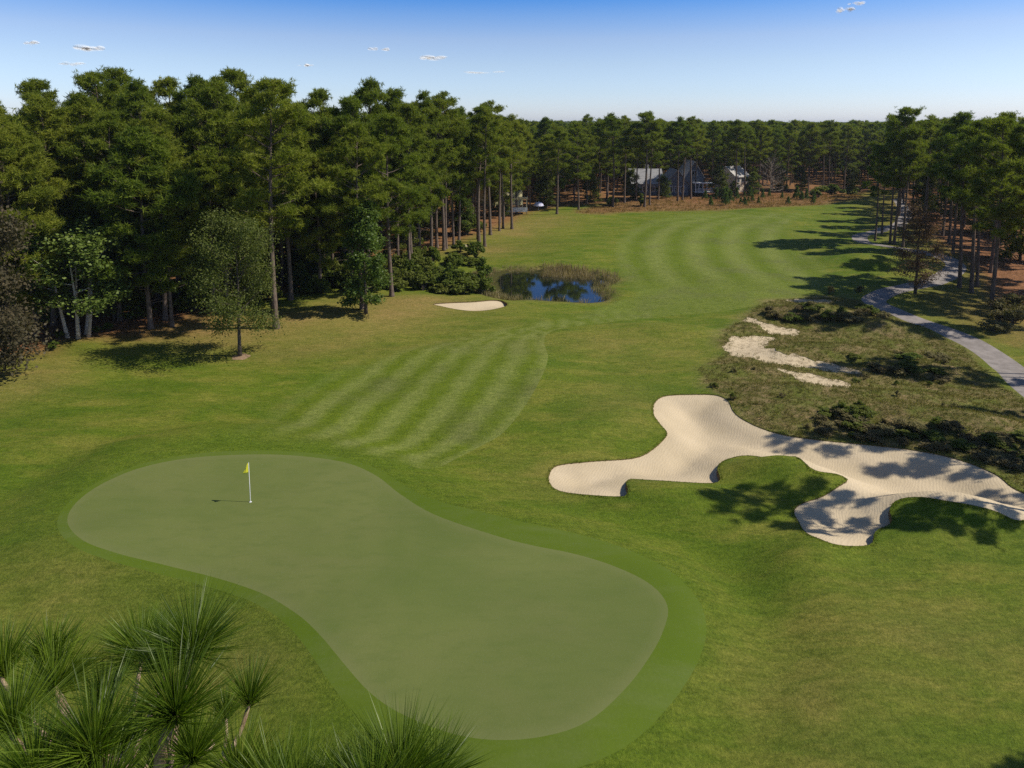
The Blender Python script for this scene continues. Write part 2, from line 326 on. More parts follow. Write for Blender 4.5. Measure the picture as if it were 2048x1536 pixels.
def sand_material(name, dirt):
    m, n, l, b, o = mat(name); P = pos(n)
    c = mixc(n, l, remap(n, l, noise(n, l, .35, 4, P), .35, .65), (.54, .445, .300), (.61, .505, .352))
    c = mixc(n, l, remap(n, l, noise(n, l, 14, 5, P, .8), .35, .75, 0, .35), c, (.40, .30, .19))
    if dirt: c = mixc(n, l, remap(n, l, noise(n, l, 2.4, 6, P, .75), .48, .66, 0, .85), c, (.17, .13, .075))
    # rake marks: curved combed lines
    mp = n.new('ShaderNodeMapping'); l.new(P, mp.inputs[0]); mp.inputs['Rotation'].default_value = (0, 0, .5)
    wv = n.new('ShaderNodeTexWave'); wv.wave_type = 'BANDS'; wv.inputs['Scale'].default_value = 1.9; wv.inputs['Distortion'].default_value = 16
    wv.inputs['Detail'].default_value = 2; wv.inputs['Detail Scale'].default_value = .35; l.new(mp.outputs[0], wv.inputs['Vector'])
    c = mixc(n, l, remap(n, l, wv.outputs['Fac'], .6, 1, 0, .05), c, (.44, .33, .22))
    h = math_(n, l, 'ADD', math_(n, l, 'MULTIPLY', wv.outputs['Fac'], .13), noise(n, l, 3, 7, P, .75)); bump(n, l, h, .5, .07, b)
    l.new(c, b.inputs['Base Color']); b.inputs['Roughness'].default_value = .95; b.inputs['Specular IOR Level'].default_value = .1
    return m
M['sand'] = sand_material('bunker_sand', False); M['waste'] = sand_material('waste_sand', True)
def simple(name, c1, c2, scale, rough=.85, spec=.2, bmp=0.0, stretch=None, metal=0):
    m, n, l, b, o = mat(name); P = n.new('ShaderNodeTexCoord').outputs['Object']
    if stretch:
        mp = n.new('ShaderNodeMapping'); mp.inputs['Scale'].default_value = stretch; l.new(P, mp.inputs[0]); P = mp.outputs[0]
    f = noise(n, l, scale, 5, P, .65)
    l.new(mixc(n, l, remap(n, l, f, .35, .65), c1, c2), b.inputs['Base Color']); b.inputs['Roughness'].default_value = rough
    b.inputs['Specular IOR Level'].default_value = spec; b.inputs['Metallic'].default_value = metal
    if bmp: bump(n, l, f, .6, bmp, b)
    return m
M['path'] = simple('path_asphalt', (.215, .190, .175), (.315, .28, .26), 1.2, .9, .2, .01)
M['lip'] = simple('bunker_lip_soil', (.10, .07, .035), (.18, .125, .065), 5, .95, .1, .02)
M['bark'] = simple('pine_bark', (.085, .062, .048), (.20, .155, .125), 3.5, .95, .1, .05, (3, 3, .8))
M['pale_bark'] = simple('pale_birch_bark', (.34, .29, .24), (.60, .55, .48), 3, .9, .1, .02, (1, 1, 3))
M['dark_bark'] = simple('oak_bark', (.055, .045, .035), (.12, .10, .08), 5, .95, .1, .03, (2, 2, .6))
M['grey_wood'] = simple('dead_grey_wood', (.20, .17, .14), (.32, .28, .24), 3, .9, .1)
M['twig'] = simple('pine_twig_bark', (.20, .13, .085), (.42, .31, .22), 26, .85, .2, .004, (1, 1, .5))
M['roof'] = simple('grey_shingle', (.24, .24, .25), (.34, .335, .34), 2.2, .9, .2, .02)
M['roof_pale'] = simple('pale_shingle', (.42, .40, .38), (.54, .51, .49), 2.2, .9, .2, .02)
M['blue_wall'] = simple('slate_siding', (.10, .12, .16), (.14, .165, .20), 1.5)
M['cream_wall'] = simple('cream_siding', (.62, .52, .40), (.72, .61, .48), 1.2)
M['yellow_wall'] = simple('yellow_siding', (.62, .56, .30), (.72, .66, .38), 1.2)
M['white'] = simple('white_paint', (.66, .66, .68), (.80, .80, .80), 2, .5, .4)
M['glass'] = simple('dark_window_glass', (.02, .03, .04), (.04, .05, .06), 1, .08, .6)
M['deckwood'] = simple('pale_deck_wood', (.55, .47, .30), (.68, .60, .42), 3)
M['lavender'] = simple('lavender_canvas', (.50, .50, .70), (.66, .66, .80), 2)
M['dirt'] = simple('mulch', (.20, .13, .08), (.34, .24, .15), 12, .95, .1, .02)

def leaf_material(name, ca, cb, cc, trans=.3, rough=.55, spec=.35, per_tree=.5):
    m, n, l, b, o = mat(name)
    g = n.new('ShaderNodeNewGeometry').outputs['Random Per Island']; ob = n.new('ShaderNodeObjectInfo').outputs['Random']
    tcn = n.new('ShaderNodeTexCoord'); ns = noise(n, l, .55, 3, tcn.outputs['Object'], .6)
    c = mixc(n, l, g, ca, cb)
    c = mixc(n, l, math_(n, l, 'MULTIPLY', ob, per_tree), c, cc)
    c = mixc(n, l, remap(n, l, ns, .42, .62, 0, .55), c, mixc(n, l, .6, ca, (ca[0]*.6, ca[1]*.7, ca[2]*.6)))
    l.new(c, b.inputs['Base Color']); b.inputs['Roughness'].default_value = rough; b.inputs['Specular IOR Level'].default_value = spec
    t = n.new('ShaderNodeBsdfTranslucent'); l.new(mixc(n, l, 1.0, c, (1.2, 1.35, .6), 'MULTIPLY'), t.inputs[0])
    mx = n.new('ShaderNodeMixShader'); mx.inputs[0].default_value = trans
    l.new(b.outputs[0], mx.inputs[1]); l.new(t.outputs[0], mx.inputs[2]); l.new(mx.outputs[0], o.inputs[0])
    return m
M['needles'] = leaf_material('pine_needles', (.085, .130, .014), (.215, .262, .034), (.30, .30, .04), .42, .6, .12, .7)
M['needles_near'] = leaf_material('long_pine_needles', (.042, .086, .005), (.235, .325, .030), (.16, .2, .03), .38, .42, .45, .1)
M['oak_leaf'] = leaf_material('oak_leaves', (.085, .112, .018), (.180, .205, .050), (.11, .12, .03), .35, .6, .2, .3)
M['birch_leaf'] = leaf_material('birch_leaves', (.095, .145, .024), (.21, .27, .06), (.12, .15, .03), .3, .5, .25, .2)
M['purple_leaf'] = leaf_material('purple_leaves', (.055, .046, .026), (.135, .098, .062), (.085, .095, .035), .3, .6, .2, .5)
M['copper_leaf'] = leaf_material('copper_leaves', (.130, .070, .040), (.26, .150, .090), (.15, .12, .06), .3, .6, .3, .3)
M['gum_leaf'] = leaf_material('sweetgum_leaves', (.070, .125, .014), (.150, .215, .034), (.12, .16, .03), .35, .5, .4, .3)
M['shrub_leaf'] = leaf_material('shrub_leaves', (.075, .115, .014), (.155, .200, .034), (.18, .18, .04), .35, .6, .15, .7)
M['dull_leaf'] = leaf_material('dull_shrub_leaves', (.120, .115, .040), (.23, .195, .085), (.17, .12, .06), .25, .7, .2, .6)
M['flag'] = leaf_material('yellow_flag_cloth', (.92, .84, .09), (.92, .84, .09), (.92, .84, .09), .45, .8, .1, 0)
M['sapling'] = leaf_material('sapling_needles', (.06, .115, .018), (.12, .18, .03), (.10, .15, .03), .3)
M['lip_blade'] = leaf_material('turf_blades', (.10, .13, .015), (.17, .18, .03), (.13, .14, .02), .3, .7, .1, .1)
M['meadow_blade'] = leaf_material('meadow_blades', (.22, .14, .05), (.40, .25, .11), (.18, .17, .05), .3, .7, .1, .1)
M['reed'] = leaf_material('reeds', (.28, .21, .11), (.48, .38, .22), (.17, .18, .06), .3, .7, .2, .3)
M['wild_grass'] = leaf_material('wild_grass', (.135, .145, .028), (.33, .255, .115), (.18, .16, .05), .3, .7, .2, .1)

m, n, l, b, o = mat('pond_water'); b.inputs['Base Color'].default_value = (.008, .012, .008, 1); b.inputs['Roughness'].default_value = .03
b.inputs['Specular IOR Level'].default_value = 1.0; b.inputs['IOR'].default_value = 1.6; P = pos(n); bump(n, l, noise(n, l, 1.6, 3, P), .06, .02, b)
al = remap(n, l, math_(n, l, 'ADD', attr(n, 'edge'), math_(n, l, 'MULTIPLY', math_(n, l, 'SUBTRACT', noise(n, l, .9, 6, P, .75), .5), 3.2)), .05, .8)
sb = n.new('ShaderNodeBsdfDiffuse'); l.new(mixc(n, l, noise(n, l, 4, 4, P), (.045, .048, .014), (.085, .080, .03)), sb.inputs[0])
mx = n.new('ShaderNodeMixShader'); l.new(al, mx.inputs[0]); l.new(sb.outputs[0], mx.inputs[1]); l.new(b.outputs[0], mx.inputs[2]); l.new(mx.outputs[0], o.inputs[0])
M['water'] = m
m, n, l, b, o = mat('cloud_vapour'); b.inputs['Base Color'].default_value = (.95, .95, .97, 1); b.inputs['Roughness'].default_value = 1; b.inputs['Specular IOR Level'].default_value = 0
lw = n.new('ShaderNodeLayerWeight'); lw.inputs[0].default_value = .5; tcn = n.new('ShaderNodeTexCoord')
a = math_(n, l, 'MULTIPLY', remap(n, l, lw.outputs['Facing'], .1, .85, .40, 0), remap(n, l, noise(n, l, 3.0, 5, tcn.outputs['Object']), .30, .65))
tr = n.new('ShaderNodeBsdfTransparent'); mx = n.new('ShaderNodeMixShader'); l.new(a, mx.inputs[0]); cn = n.new('ShaderNodeCombineXYZ'); cn.inputs[0].default_value = .55; cn.inputs[2].default_value = .83; l.new(cn.outputs[0], b.inputs['Normal'])
ct = n.new('ShaderNodeBsdfTranslucent'); ct.inputs[0].default_value = (1, 1, 1, 1); m2 = n.new('ShaderNodeMixShader'); m2.inputs[0].default_value = .12; l.new(b.outputs[0], m2.inputs[1]); l.new(ct.outputs[0], m2.inputs[2])
l.new(tr.outputs[0], mx.inputs[1]); l.new(m2.outputs[0], mx.inputs[2]); l.new(mx.outputs[0], o.inputs[0])
M['cloud'] = m

# ------------------------------------------------------------------ object helpers
def tag(o, label=None, cat=None, group=None, kind=None):
    if label: o['label'] = label
    if cat: o['category'] = cat
    if group: o['group'] = group
    if kind: o['kind'] = kind
    return o
def empty(name, loc, rz=0):
    o = bpy.data.objects.new(name, None); COL.objects.link(o); o.location = loc; o.rotation_euler = (0, 0, rz); o.empty_display_size = .3
    return o
def mesh(name, V, F, mats, mi=None, smooth_=False):
    me = bpy.data.meshes.new(name); V = np.asarray(V, np.float32)
    lens = np.array([len(f) for f in F], np.int32); flat = np.concatenate([np.asarray(f, np.int32) for f in F]) if not isinstance(F, np.ndarray) else F.ravel().astype(np.int32)
    me.vertices.add(len(V)); me.vertices.foreach_set('co', V.ravel()); me.loops.add(len(flat)); me.loops.foreach_set('vertex_index', flat)
    me.polygons.add(len(lens)); me.polygons.foreach_set('loop_start', np.r_[0, np.cumsum(lens)[:-1]].astype(np.int32)); me.polygons.foreach_set('loop_total', lens)
    for m_ in mats: me.materials.append(m_)
    if mi is not None: me.polygons.foreach_set('material_index', np.asarray(mi, np.int32))
    me.polygons.foreach_set('use_smooth', np.full(len(lens), bool(smooth_)))
    me.update(calc_edges=True); me.validate(); return me
def obj(name, me, parent=None):
    o = bpy.data.objects.new(name, me); COL.objects.link(o)
    if parent: o.parent = parent
    return o
class MB:
    def __init__(s): s.v = []; s.f = []; s.n = 0; s.mi = []
    def add(s, V, F, mi=0):
        V = np.asarray(V, float); s.v.append(V); s.f += [tuple(i+s.n for i in f) for f in F]; s.mi += [mi]*len(F); s.n += len(V)
    def tube(s, P, Rr, k=6, mi=0, cap=True):
        P = np.asarray(P, float); T = np.gradient(P, axis=0); T /= np.linalg.norm(T, axis=1)[:, None]+1e-9
        V = []
        for p, t, r in zip(P, T, Rr):
            a = np.cross(t, (0, 0, 1.0) if abs(t[2]) < .9 else (1.0, 0, 0)); a /= np.linalg.norm(a); c = np.cross(t, a)
            for j in range(k):
                q = 2*math.pi*j/k; V.append(p+r*(math.cos(q)*a+math.sin(q)*c))
        F = [(i*k+j, i*k+(j+1) % k, (i+1)*k+(j+1) % k, (i+1)*k+j) for i in range(len(P)-1) for j in range(k)]
        if cap: F.append(tuple(range(k))[::-1]); F.append(tuple((len(P)-1)*k+j for j in range(k)))
        s.add(V, F, mi)
    def box(s, x0, x1, y0, y1, z0, z1, mi=0):
        V = [(x, y, z) for z in (z0, z1) for y in (y0, y1) for x in (x0, x1)]
        s.add(V, [(0, 2, 3, 1), (4, 5, 7, 6), (0, 1, 5, 4), (2, 6, 7, 3), (0, 4, 6, 2), (1, 3, 7, 5)], mi)
    def build(s, name, mats, parent=None, smooth_=False):
        if not isinstance(mats, list): mats = [mats]
        return obj(name, mesh(name, np.vstack(s.v), s.f, mats, s.mi, smooth_), parent)

# ------------------------------------------------------------------ ground pieces
def ground_part(name, fmask, material, label, dz=None, lip=None, attrs=True):
    F = GF[fmask]; ids, inv = np.unique(F, return_inverse=True); F2 = inv.reshape(-1, 3); z = GZ[ids].copy()
    if dz is not None: z = z+dz(X[ids], Y[ids])
    V = np.column_stack([X[ids], Y[ids], z])
    a = V[F2[:, 1]]-V[F2[:, 0]]; c = V[F2[:, 2]]-V[F2[:, 0]]; flip = np.cross(a, c)[:, 2] < 0; F2[flip] = F2[flip][:, ::-1]
    me = mesh(name, V, F2, [material], None, True)
    if attrs:
        for k, v in gz_attr.items():
            if k == 'fw' and name != 'fairway': v = v*0
            me.attributes.new(k, 'FLOAT', 'POINT').data.foreach_set('value', v[ids].astype(np.float32))
    o = obj(name, me); tag(o, label, None, None, 'structure'); return o
ground_part('ground', owner == -1, M['turf'], 'rolling green rough grass with brown dry patches and pine straw under the trees')
idx = {n_: i for i, (n_, _) in enumerate(REG)}
fw = ground_part('fairway', owner == idx['fairway'], M['turf'], 'mown fairway with curved light and dark stripes')
ground_part('putting_green', owner == idx['green'], M['green'], 'smooth kidney shaped putting green around the yellow flag')
ground_part('fringe', owner == idx['fringe'], M['fringe'], 'brighter green mown collar around the putting green')
ground_part('cart_path', owner == idx['path'], M['path'], 'winding grey paved cart path through the pines', attrs=False)
def sand_dz(poly, lip, depth, run):
    def f(x, y):
        s = np.maximum(sdist(poly, x, y), 0); lp = lip
        for px, py, q in ((1437,945,.34),(1254,978,.34),(1783,1030,.36),(1752,1068,.34),(1012,607,.25)):
            c = W(px, py); lp = lp+q*np.exp(-((x-c[0])**2+(y-c[1])**2)/1.1)
        return -lp-depth*ss(0, run, s)+.03*np.sin(x*2.1+y*1.3)*ss(0, 1, s)
    return f
def lip_strip(name, poly, d, label):
    V = []; n_ = len(poly); z = groundz(poly[:, 0], poly[:, 1], np.full(n_, -9.0))
    wob = .02*np.sin(np.arange(n_)*1.7)+.015*np.sin(np.arange(n_)*.6)
    for i in range(n_): V.append((poly[i, 0], poly[i, 1], z[i]+.012))
    t = np.roll(poly, -1, 0)-np.roll(poly, 1, 0); t /= np.hypot(t[:, 0], t[:, 1])[:, None]; nn = np.stack([-t[:, 1], t[:, 0]], -1)
    for i in range(n_): V.append((poly[i, 0]+nn[i, 0]*.05, poly[i, 1]+nn[i, 1]*.05, z[i]-d*.55))
    for i in range(n_): V.append((poly[i, 0]+nn[i, 0]*(.03+wob[i]), poly[i, 1]+nn[i, 1]*(.03+wob[i]), z[i]-d-.05))
    F = [(r*n_+i, r*n_+(i+1) % n_, (r+1)*n_+(i+1) % n_, (r+1)*n_+i) for r in (0, 1) for i in range(n_)]
    tag(obj(name, mesh(name, V, F, [M['lip']], None, True)), label, None, None, 'structure')
ground_part('sand_bunker', owner == idx['bunker'], M['sand'], 'large branching pale sand bunker beside the putting green', sand_dz(BUNKER, .035, .5, 3.0), attrs=False)
lip_strip('bunker_lip', BUNKER, .48, 'dark soil lip around the large branching bunker')
ground_part('sand_bunker', owner == idx['small'], M['sand'], 'small pale oval sand bunker beside the pond', sand_dz(SMALL_BUNKER, .08, .4, 2), attrs=False)
lip_strip('bunker_lip', SMALL_BUNKER, .4, 'dark soil lip around the small oval bunker')
wl_ = ['narrow sandy scar at the head of the wild grass area', 'broad winding white sand scar in the wild grass area', 'lower sandy scar in the shade of the wild grass area', 'thin sand strip joining the cart path', 'bare sandy spot beneath the row of pines']
for i in range(5):
    ground_part('sand_patch', owner == idx['waste%d' % i], M['waste'], wl_[i], sand_dz(WASTE[i], .03, .12, 1.2), attrs=False)
# pond water
pin = inside(POND, cen[:, 0], cen[:, 1]); F = GF[pin]; ids, inv = np.unique(F, return_inverse=True); F2 = inv.reshape(-1, 3)
V = np.column_stack([X[ids], Y[ids], np.full(len(ids), POND_Z+.06)]); a = V[F2[:, 1]]-V[F2[:, 0]]; c = V[F2[:, 2]]-V[F2[:, 0]]
fl = np.cross(a, c)[:, 2] < 0; F2[fl] = F2[fl][:, ::-1]
me = mesh('pond_water', V, F2, [M['water']], None, True)
pc = W(1090, 574); ed = .15+.95*sdist(POND, V[:, 0], V[:, 1])-2.6*ss(1035, 985, PX(V[:, 0], V[:, 1], 0*V[:, 0])[0])
me.attributes.new('edge', 'FLOAT', 'POINT').data.foreach_set('value', ed.astype(np.float32))
tag(obj('pond_water', me), 'small still pond reflecting blue sky with weedy margins', None, None, 'structure')

# ------------------------------------------------------------------ plants: shapes
def blades(C, n, L, wdt, up=.25, rng=rs, jit=.3):
    """n needles from each centre of C: triangles"""
    k = len(C); D = rng.normal(size=(k*n, 3)); D[:, 2] += up*1.5; D /= np.linalg.norm(D, axis=1)[:, None]
    B = np.repeat(C, n, 0)+D*L*.12; S = np.cross(D, rng.normal(size=D.shape)); S /= np.linalg.norm(S, axis=1)[:, None]
    ln = L*rng.uniform(1-jit, 1+jit, (k*n, 1)); V = np.stack([B-S*wdt/2, B+S*wdt/2, B+D*ln], 1).reshape(-1, 3)
    return V, np.arange(len(V)).reshape(-1, 3)
def leaves(C, L, wdt, rng=rs):
    k = len(C); D = rng.normal(size=(k, 3)); D[:, 2] *= .55; D /= np.linalg.norm(D, axis=1)[:, None]
    S = np.cross(D, rng.normal(size=D.shape)*np.array([.5, .5, 1.2])); S /= np.linalg.norm(S, axis=1)[:, None]; s = rng.uniform(.65, 1.3, (k, 1))
    V = np.stack([C-D*L*s/2, C+S*wdt*s/2, C+D*L*s/2, C-S*wdt*s/2], 1).reshape(-1, 3)
    return V, np.arange(len(V)).reshape(-1, 4)
def limb(p0, az, el, length, bend, rng, seg=4):
    P = [np.array(p0, float)]
    for i in range(seg):
        d = np.array([math.cos(az)*math.cos(el), math.sin(az)*math.cos(el), math.sin(el)]); P.append(P[-1]+d*length/seg)
        el += bend/seg+rng.uniform(-.12, .12); az += rng.uniform(-.16, .16)
    return P
def pine(seed, h=20.0, cb=.45, rad=3.2, limbs=30, clump=8, nb=10, lean=.5, bl=.33, bw=.066, snag=6):
    rng = np.random.RandomState(seed); wood = MB(); tx, ty = rng.uniform(-lean, lean, 2); ph = rng.uniform(0, 6)
    def tp(z): u = z/h; return np.array([tx*u*u+.12*math.sin(u*5+ph), ty*u*u+.12*math.cos(u*4+ph), z])
    zs = np.r_[-.3, .15, .6, np.linspace(1.5, h*.985, 11)]; r0 = .0105*h
    rr = [r0*1.55, r0*1.3, r0*1.08]+[max(.03, r0*(1-.86*(z/h)**1.25)) for z in zs[3:]]
    wood.tube([tp(z) for z in zs], rr, 8)
    for _ in range(snag):                                   # dead stubs below the crown
        z = h*rng.uniform(cb*.55, cb+.05); L = rng.uniform(.5, 1.9)
        P = limb(tp(z), rng.uniform(0, 6.28), rng.uniform(-.25, .3), L, .1, rng, 3); wood.tube(P, [.035, .028, .02, .01], 4, cap=False)
    C = []
    for i in range(limbs):
        t = (i+rng.uniform(0, .9))/limbs; z = h*(cb+(1-cb)*t*.985)
        prof = max(.18, (math.sin(math.pi*(.20+.78*t)))**.75)*(1.0 if t > .12 else .8)
        L = rad*prof*rng.uniform(.55, 1.18); az = i*2.4+rng.uniform(-.5, .5); el = -.15+.95*t+rng.uniform(-.15, .2)
        P = limb(tp(z), az, el, L, .45, rng, 5); r = .015+.016*L
        wood.tube(P, np.linspace(r, .012, 6), 5, cap=False)
        ns = max(2, int(round(2.7*L)))
        for k in range(ns):
            u = .36+.64*(k+rng.uniform(.1, .9))/ns; q = P[0]+0; j = min(4, int(u*5)); q = P[j]+(P[j+1]-P[j])*(u*5-j)
            sd = 1 if k % 2 else -1; bl_ = L*rng.uniform(.16, .46)*(1.35-u*.5)
            B = limb(q, az+sd*rng.uniform(.6, 1.2), el*.5+rng.uniform(.05, .5), bl_, .5, rng, 2); wood.tube(B, [.016, .012, .008], 4, cap=False)
            C.append(B[-1]); 
            C.append(P[-1])
    C.append(tp(h)); C = np.array(C); cl = []
    for c in C:
        k = int(clump*rng.uniform(.6, 1.4)); s = rng.uniform(.17, .31); cl.append(c+rng.normal(size=(k, 3))*np.array([s, s, s*.7])+np.array([0, 0, .12]))
    V, F = blades(np.vstack(cl), nb, bl, bw, .35, rng)
    return wood, V, F
def broadleaf(seed, h, r, cb, nleaf, L=.17, wl_=.12, stems=1, trunk_r=.14, cen_z=None, droop=0, gaps=.5, spread=.35):
    rng = np.random.RandomState(seed); wood = MB(); C = []
    for s in range(stems):
        a = s*2*math.pi/max(stems, 1)+rng.uniform(-.4, .4); off = .0 if stems == 1 else rng.uniform(.25, .8)
        b0 = np.array([off*math.cos(a), off*math.sin(a), -.2]); top = b0+np.array([spread*h*.35*math.cos(a), spread*h*.35*math.sin(a), h*.93]) if stems > 1 else np.array([rng.uniform(-.3, .3), rng.uniform(-.3, .3), h*.93])
        P = [b0+(top-b0)*u+np.array([.15*math.sin(u*4+s), .15*math.cos(u*5+s), 0])*u for u in np.linspace(0, 1, 9)]
        rr = trunk_r*np.array([1.45, 1.0, .88, .76, .62, .48, .34, .2, .08])/(1 if stems == 1 else 1.3); wood.tube(P, rr, 8)
        nl = int(26/max(1, stems*.55))
        for i in range(nl):
            t = (i+rng.uniform(0, .8))/nl; z = cb+(1-cb)*t*.95; j = min(7, int(z*8)); q = P[j]+(P[j+1]-P[j])*(z*8-j)
            prof = math.sqrt(max(.05, 1-((t-.42)/.62)**2)); Ls = r*prof*rng.uniform(.65, 1.1)
            az = i*2.4+rng.uniform(-.5, .5) if stems == 1 else a+rng.uniform(-1.6, 1.6); el = -.05-droop+.9*t+rng.uniform(-.1, .25)
            B = limb(q, az, el, Ls, .3, rng, 5); wood.tube(B, np.linspace(trunk_r*.34*(1.1-t*.7), .012, 6), 5, cap=False)
            for k in range(5):
                u = rng.uniform(.3, 1); jj = min(4, int(u*5)); q2 = B[jj]+(B[jj+1]-B[jj])*(u*5-jj)
                T = limb(q2, az+rng.choice([-1, 1])*rng.uniform(.4, 1.3), el*.4+rng.uniform(-.1, .6), Ls*rng.uniform(.18, .4), .2, rng, 2)
                wood.tube(T, [.022, .014, .007], 4, cap=False); C += [T[-1], T[1]]
            C.append(B[-1])
    C = np.array(C); wts = rng.uniform(1-gaps, 1+gaps, len(C)); wts /= wts.sum(); ix = rng.choice(len(C), nleaf, p=wts)
    s = r*.13; cc = C[ix]+rng.normal(size=(nleaf, 3))*np.array([s, s, s*.75])
    V, F = leaves(cc, L, wl_, rng); return wood, V, F
def shrub(seed, nleaf=1500, L=.13, wd=.085, tall=1.0, lobes=9):
    rng = np.random.RandomState(seed); wood = MB(); C = []; 
    for i in range(lobes):
        a = rng.uniform(0, 6.28); rr = rng.uniform(0, .62); c = np.array([rr*math.cos(a), rr*math.sin(a), rng.uniform(.35, .85)*tall*(1-.35*rr)])
        wood.tube([(0, 0, -.05), c*.5+np.array([0, 0, .05]), c], [.035, .022, .01], 4, cap=False); k = nleaf//lobes; s = rng.uniform(.16, .30)
        D = rng.normal(size=(k, 3)); D /= np.linalg.norm(D, axis=1)[:, None]; C.append(c+D*s*rng.uniform(.35, 1.15, (k, 1))*np.array([1, 1, .85]))
    V, F = leaves(np.vstack(C), L, wd, rng); V[:, 2] = np.maximum(V[:, 2], -.02); return wood, V, F
def dead_tree(seed, h, r, cb, n_=34, sub=9):
    rng = np.random.RandomState(seed); wood = MB(); P = [np.array([.1*math.sin(u*3), .1*math.cos(u*4), u*h]) for u in np.linspace(-.02, 1, 8)]
    wood.tube(P, np.linspace(.012*h, .02, 8), 7); fine_ = MB()
    for i in range(n_):
        t = (i+rng.uniform(0, .9))/n_; z = cb+(1-cb)*t*.97; q = P[0]*0+np.array([0, 0, z*h]); az = i*2.4+rng.uniform(-.4, .4)
        L = r*math.sqrt(max(.06, 1-((t-.35)/.68)**2))*rng.uniform(.7, 1.1); el = -.1+1.0*t
        B = limb(q, az, el, L, .2, rng, 5); fine_.tube(B, np.linspace(.05, .016, 6), 4, cap=False)
        for k in range(sub):
            u = rng.uniform(.2, 1); jj = min(4, int(u*5)); q2 = B[jj]+(B[jj+1]-B[jj])*(u*5-jj)
            T = limb(q2, az+rng.choice([-1, 1])*rng.uniform(.4, 1.1), el+rng.uniform(-.3, .6), L*rng.uniform(.18, .42), .1, rng, 2); fine_.tube(T, [.022, .016, .009], 3, cap=False)
    return wood, fine_

# ------------------------------------------------------------------ plants: placing
SHAPES = {}
def shape(key, wood, V, F, barkm, leafm):
    SHAPES[key] = (mesh('trunk', np.vstack(wood.v), wood.f, [barkm], None, True), mesh('crown', V, F, [leafm]))
def pole_top(Yw, py, x=None):                      # height at which a thing standing Yw metres away reaches picture row py
    _, y, z = ray(1024, py); return CAM_H+z*Yw/y
PINE_H = {}
def mk_pine(key, leafm='needles', **k):
    w_, V, F = pine(**k); shape(key, w_, V, F, M['bark'], M[leafm]); PINE_H[key] = k.get('h', 20.0)
for i in range(5): mk_pine('full%d' % i, seed=10+i, cb=.30+.03*i, rad=3.1+.15*i, limbs=38, clump=12)      # full crowns of the left wood
for i in range(4): mk_pine('tall%d' % i, seed=30+i, cb=.50+.04*i, rad=2.9, limbs=26, clump=12)             # long bare trunks
for i in range(3): mk_pine('bush%d' % i, seed=90+i, cb=.16+.05*i, rad=3.2, limbs=46, clump=12)       # crowns reaching low
mk_pine('low0', seed=51, h=14, cb=.20, rad=2.9, limbs=34, clump=13); mk_pine('low1', seed=52, h=14, cb=.28, rad=3.1, limbs=32, clump=13)
mk_pine('sparse', seed=61, cb=.62, rad=2.7, limbs=18, clump=11)
mk_pine('shade0', seed=65, cb=.42, rad=3.9, limbs=34, clump=12)
mk_pine('crook', seed=70, cb=.45, rad=2.2, limbs=20, clump=11, lean=1.2)
def plant(name, key, x, y, h_scale, label, cat, group=None, rz=None, wide=None, z=None):
    t, c = SHAPES[key]; z = float(Hp(x, y)[0]) if z is None else z
    e = empty(name, (x, y, z), R.uniform(0, 6.28) if rz is None else rz); w_ = wide if wide else h_scale; e.scale = (w_, w_, h_scale)
    obj('trunk', t, e); obj('crown', c, e); tag(e, label, cat, group); return e
PINES = []                                        # positions of every pine, to keep the filling apart
N_PINE = 0
def pine_at(px, py, top, key, label, group=None, wide=1.0, rz=None):
    global N_PINE
    x, y = W(px, py); h = pole_top(y, top)-float(Hp(x, y)[0]); s = h/PINE_H[key]; PINES.append((x, y)); N_PINE += 1
    return plant('pine_tree', key, float(x), float(y), s, label, 'pine tree', group, rz, s*wide)

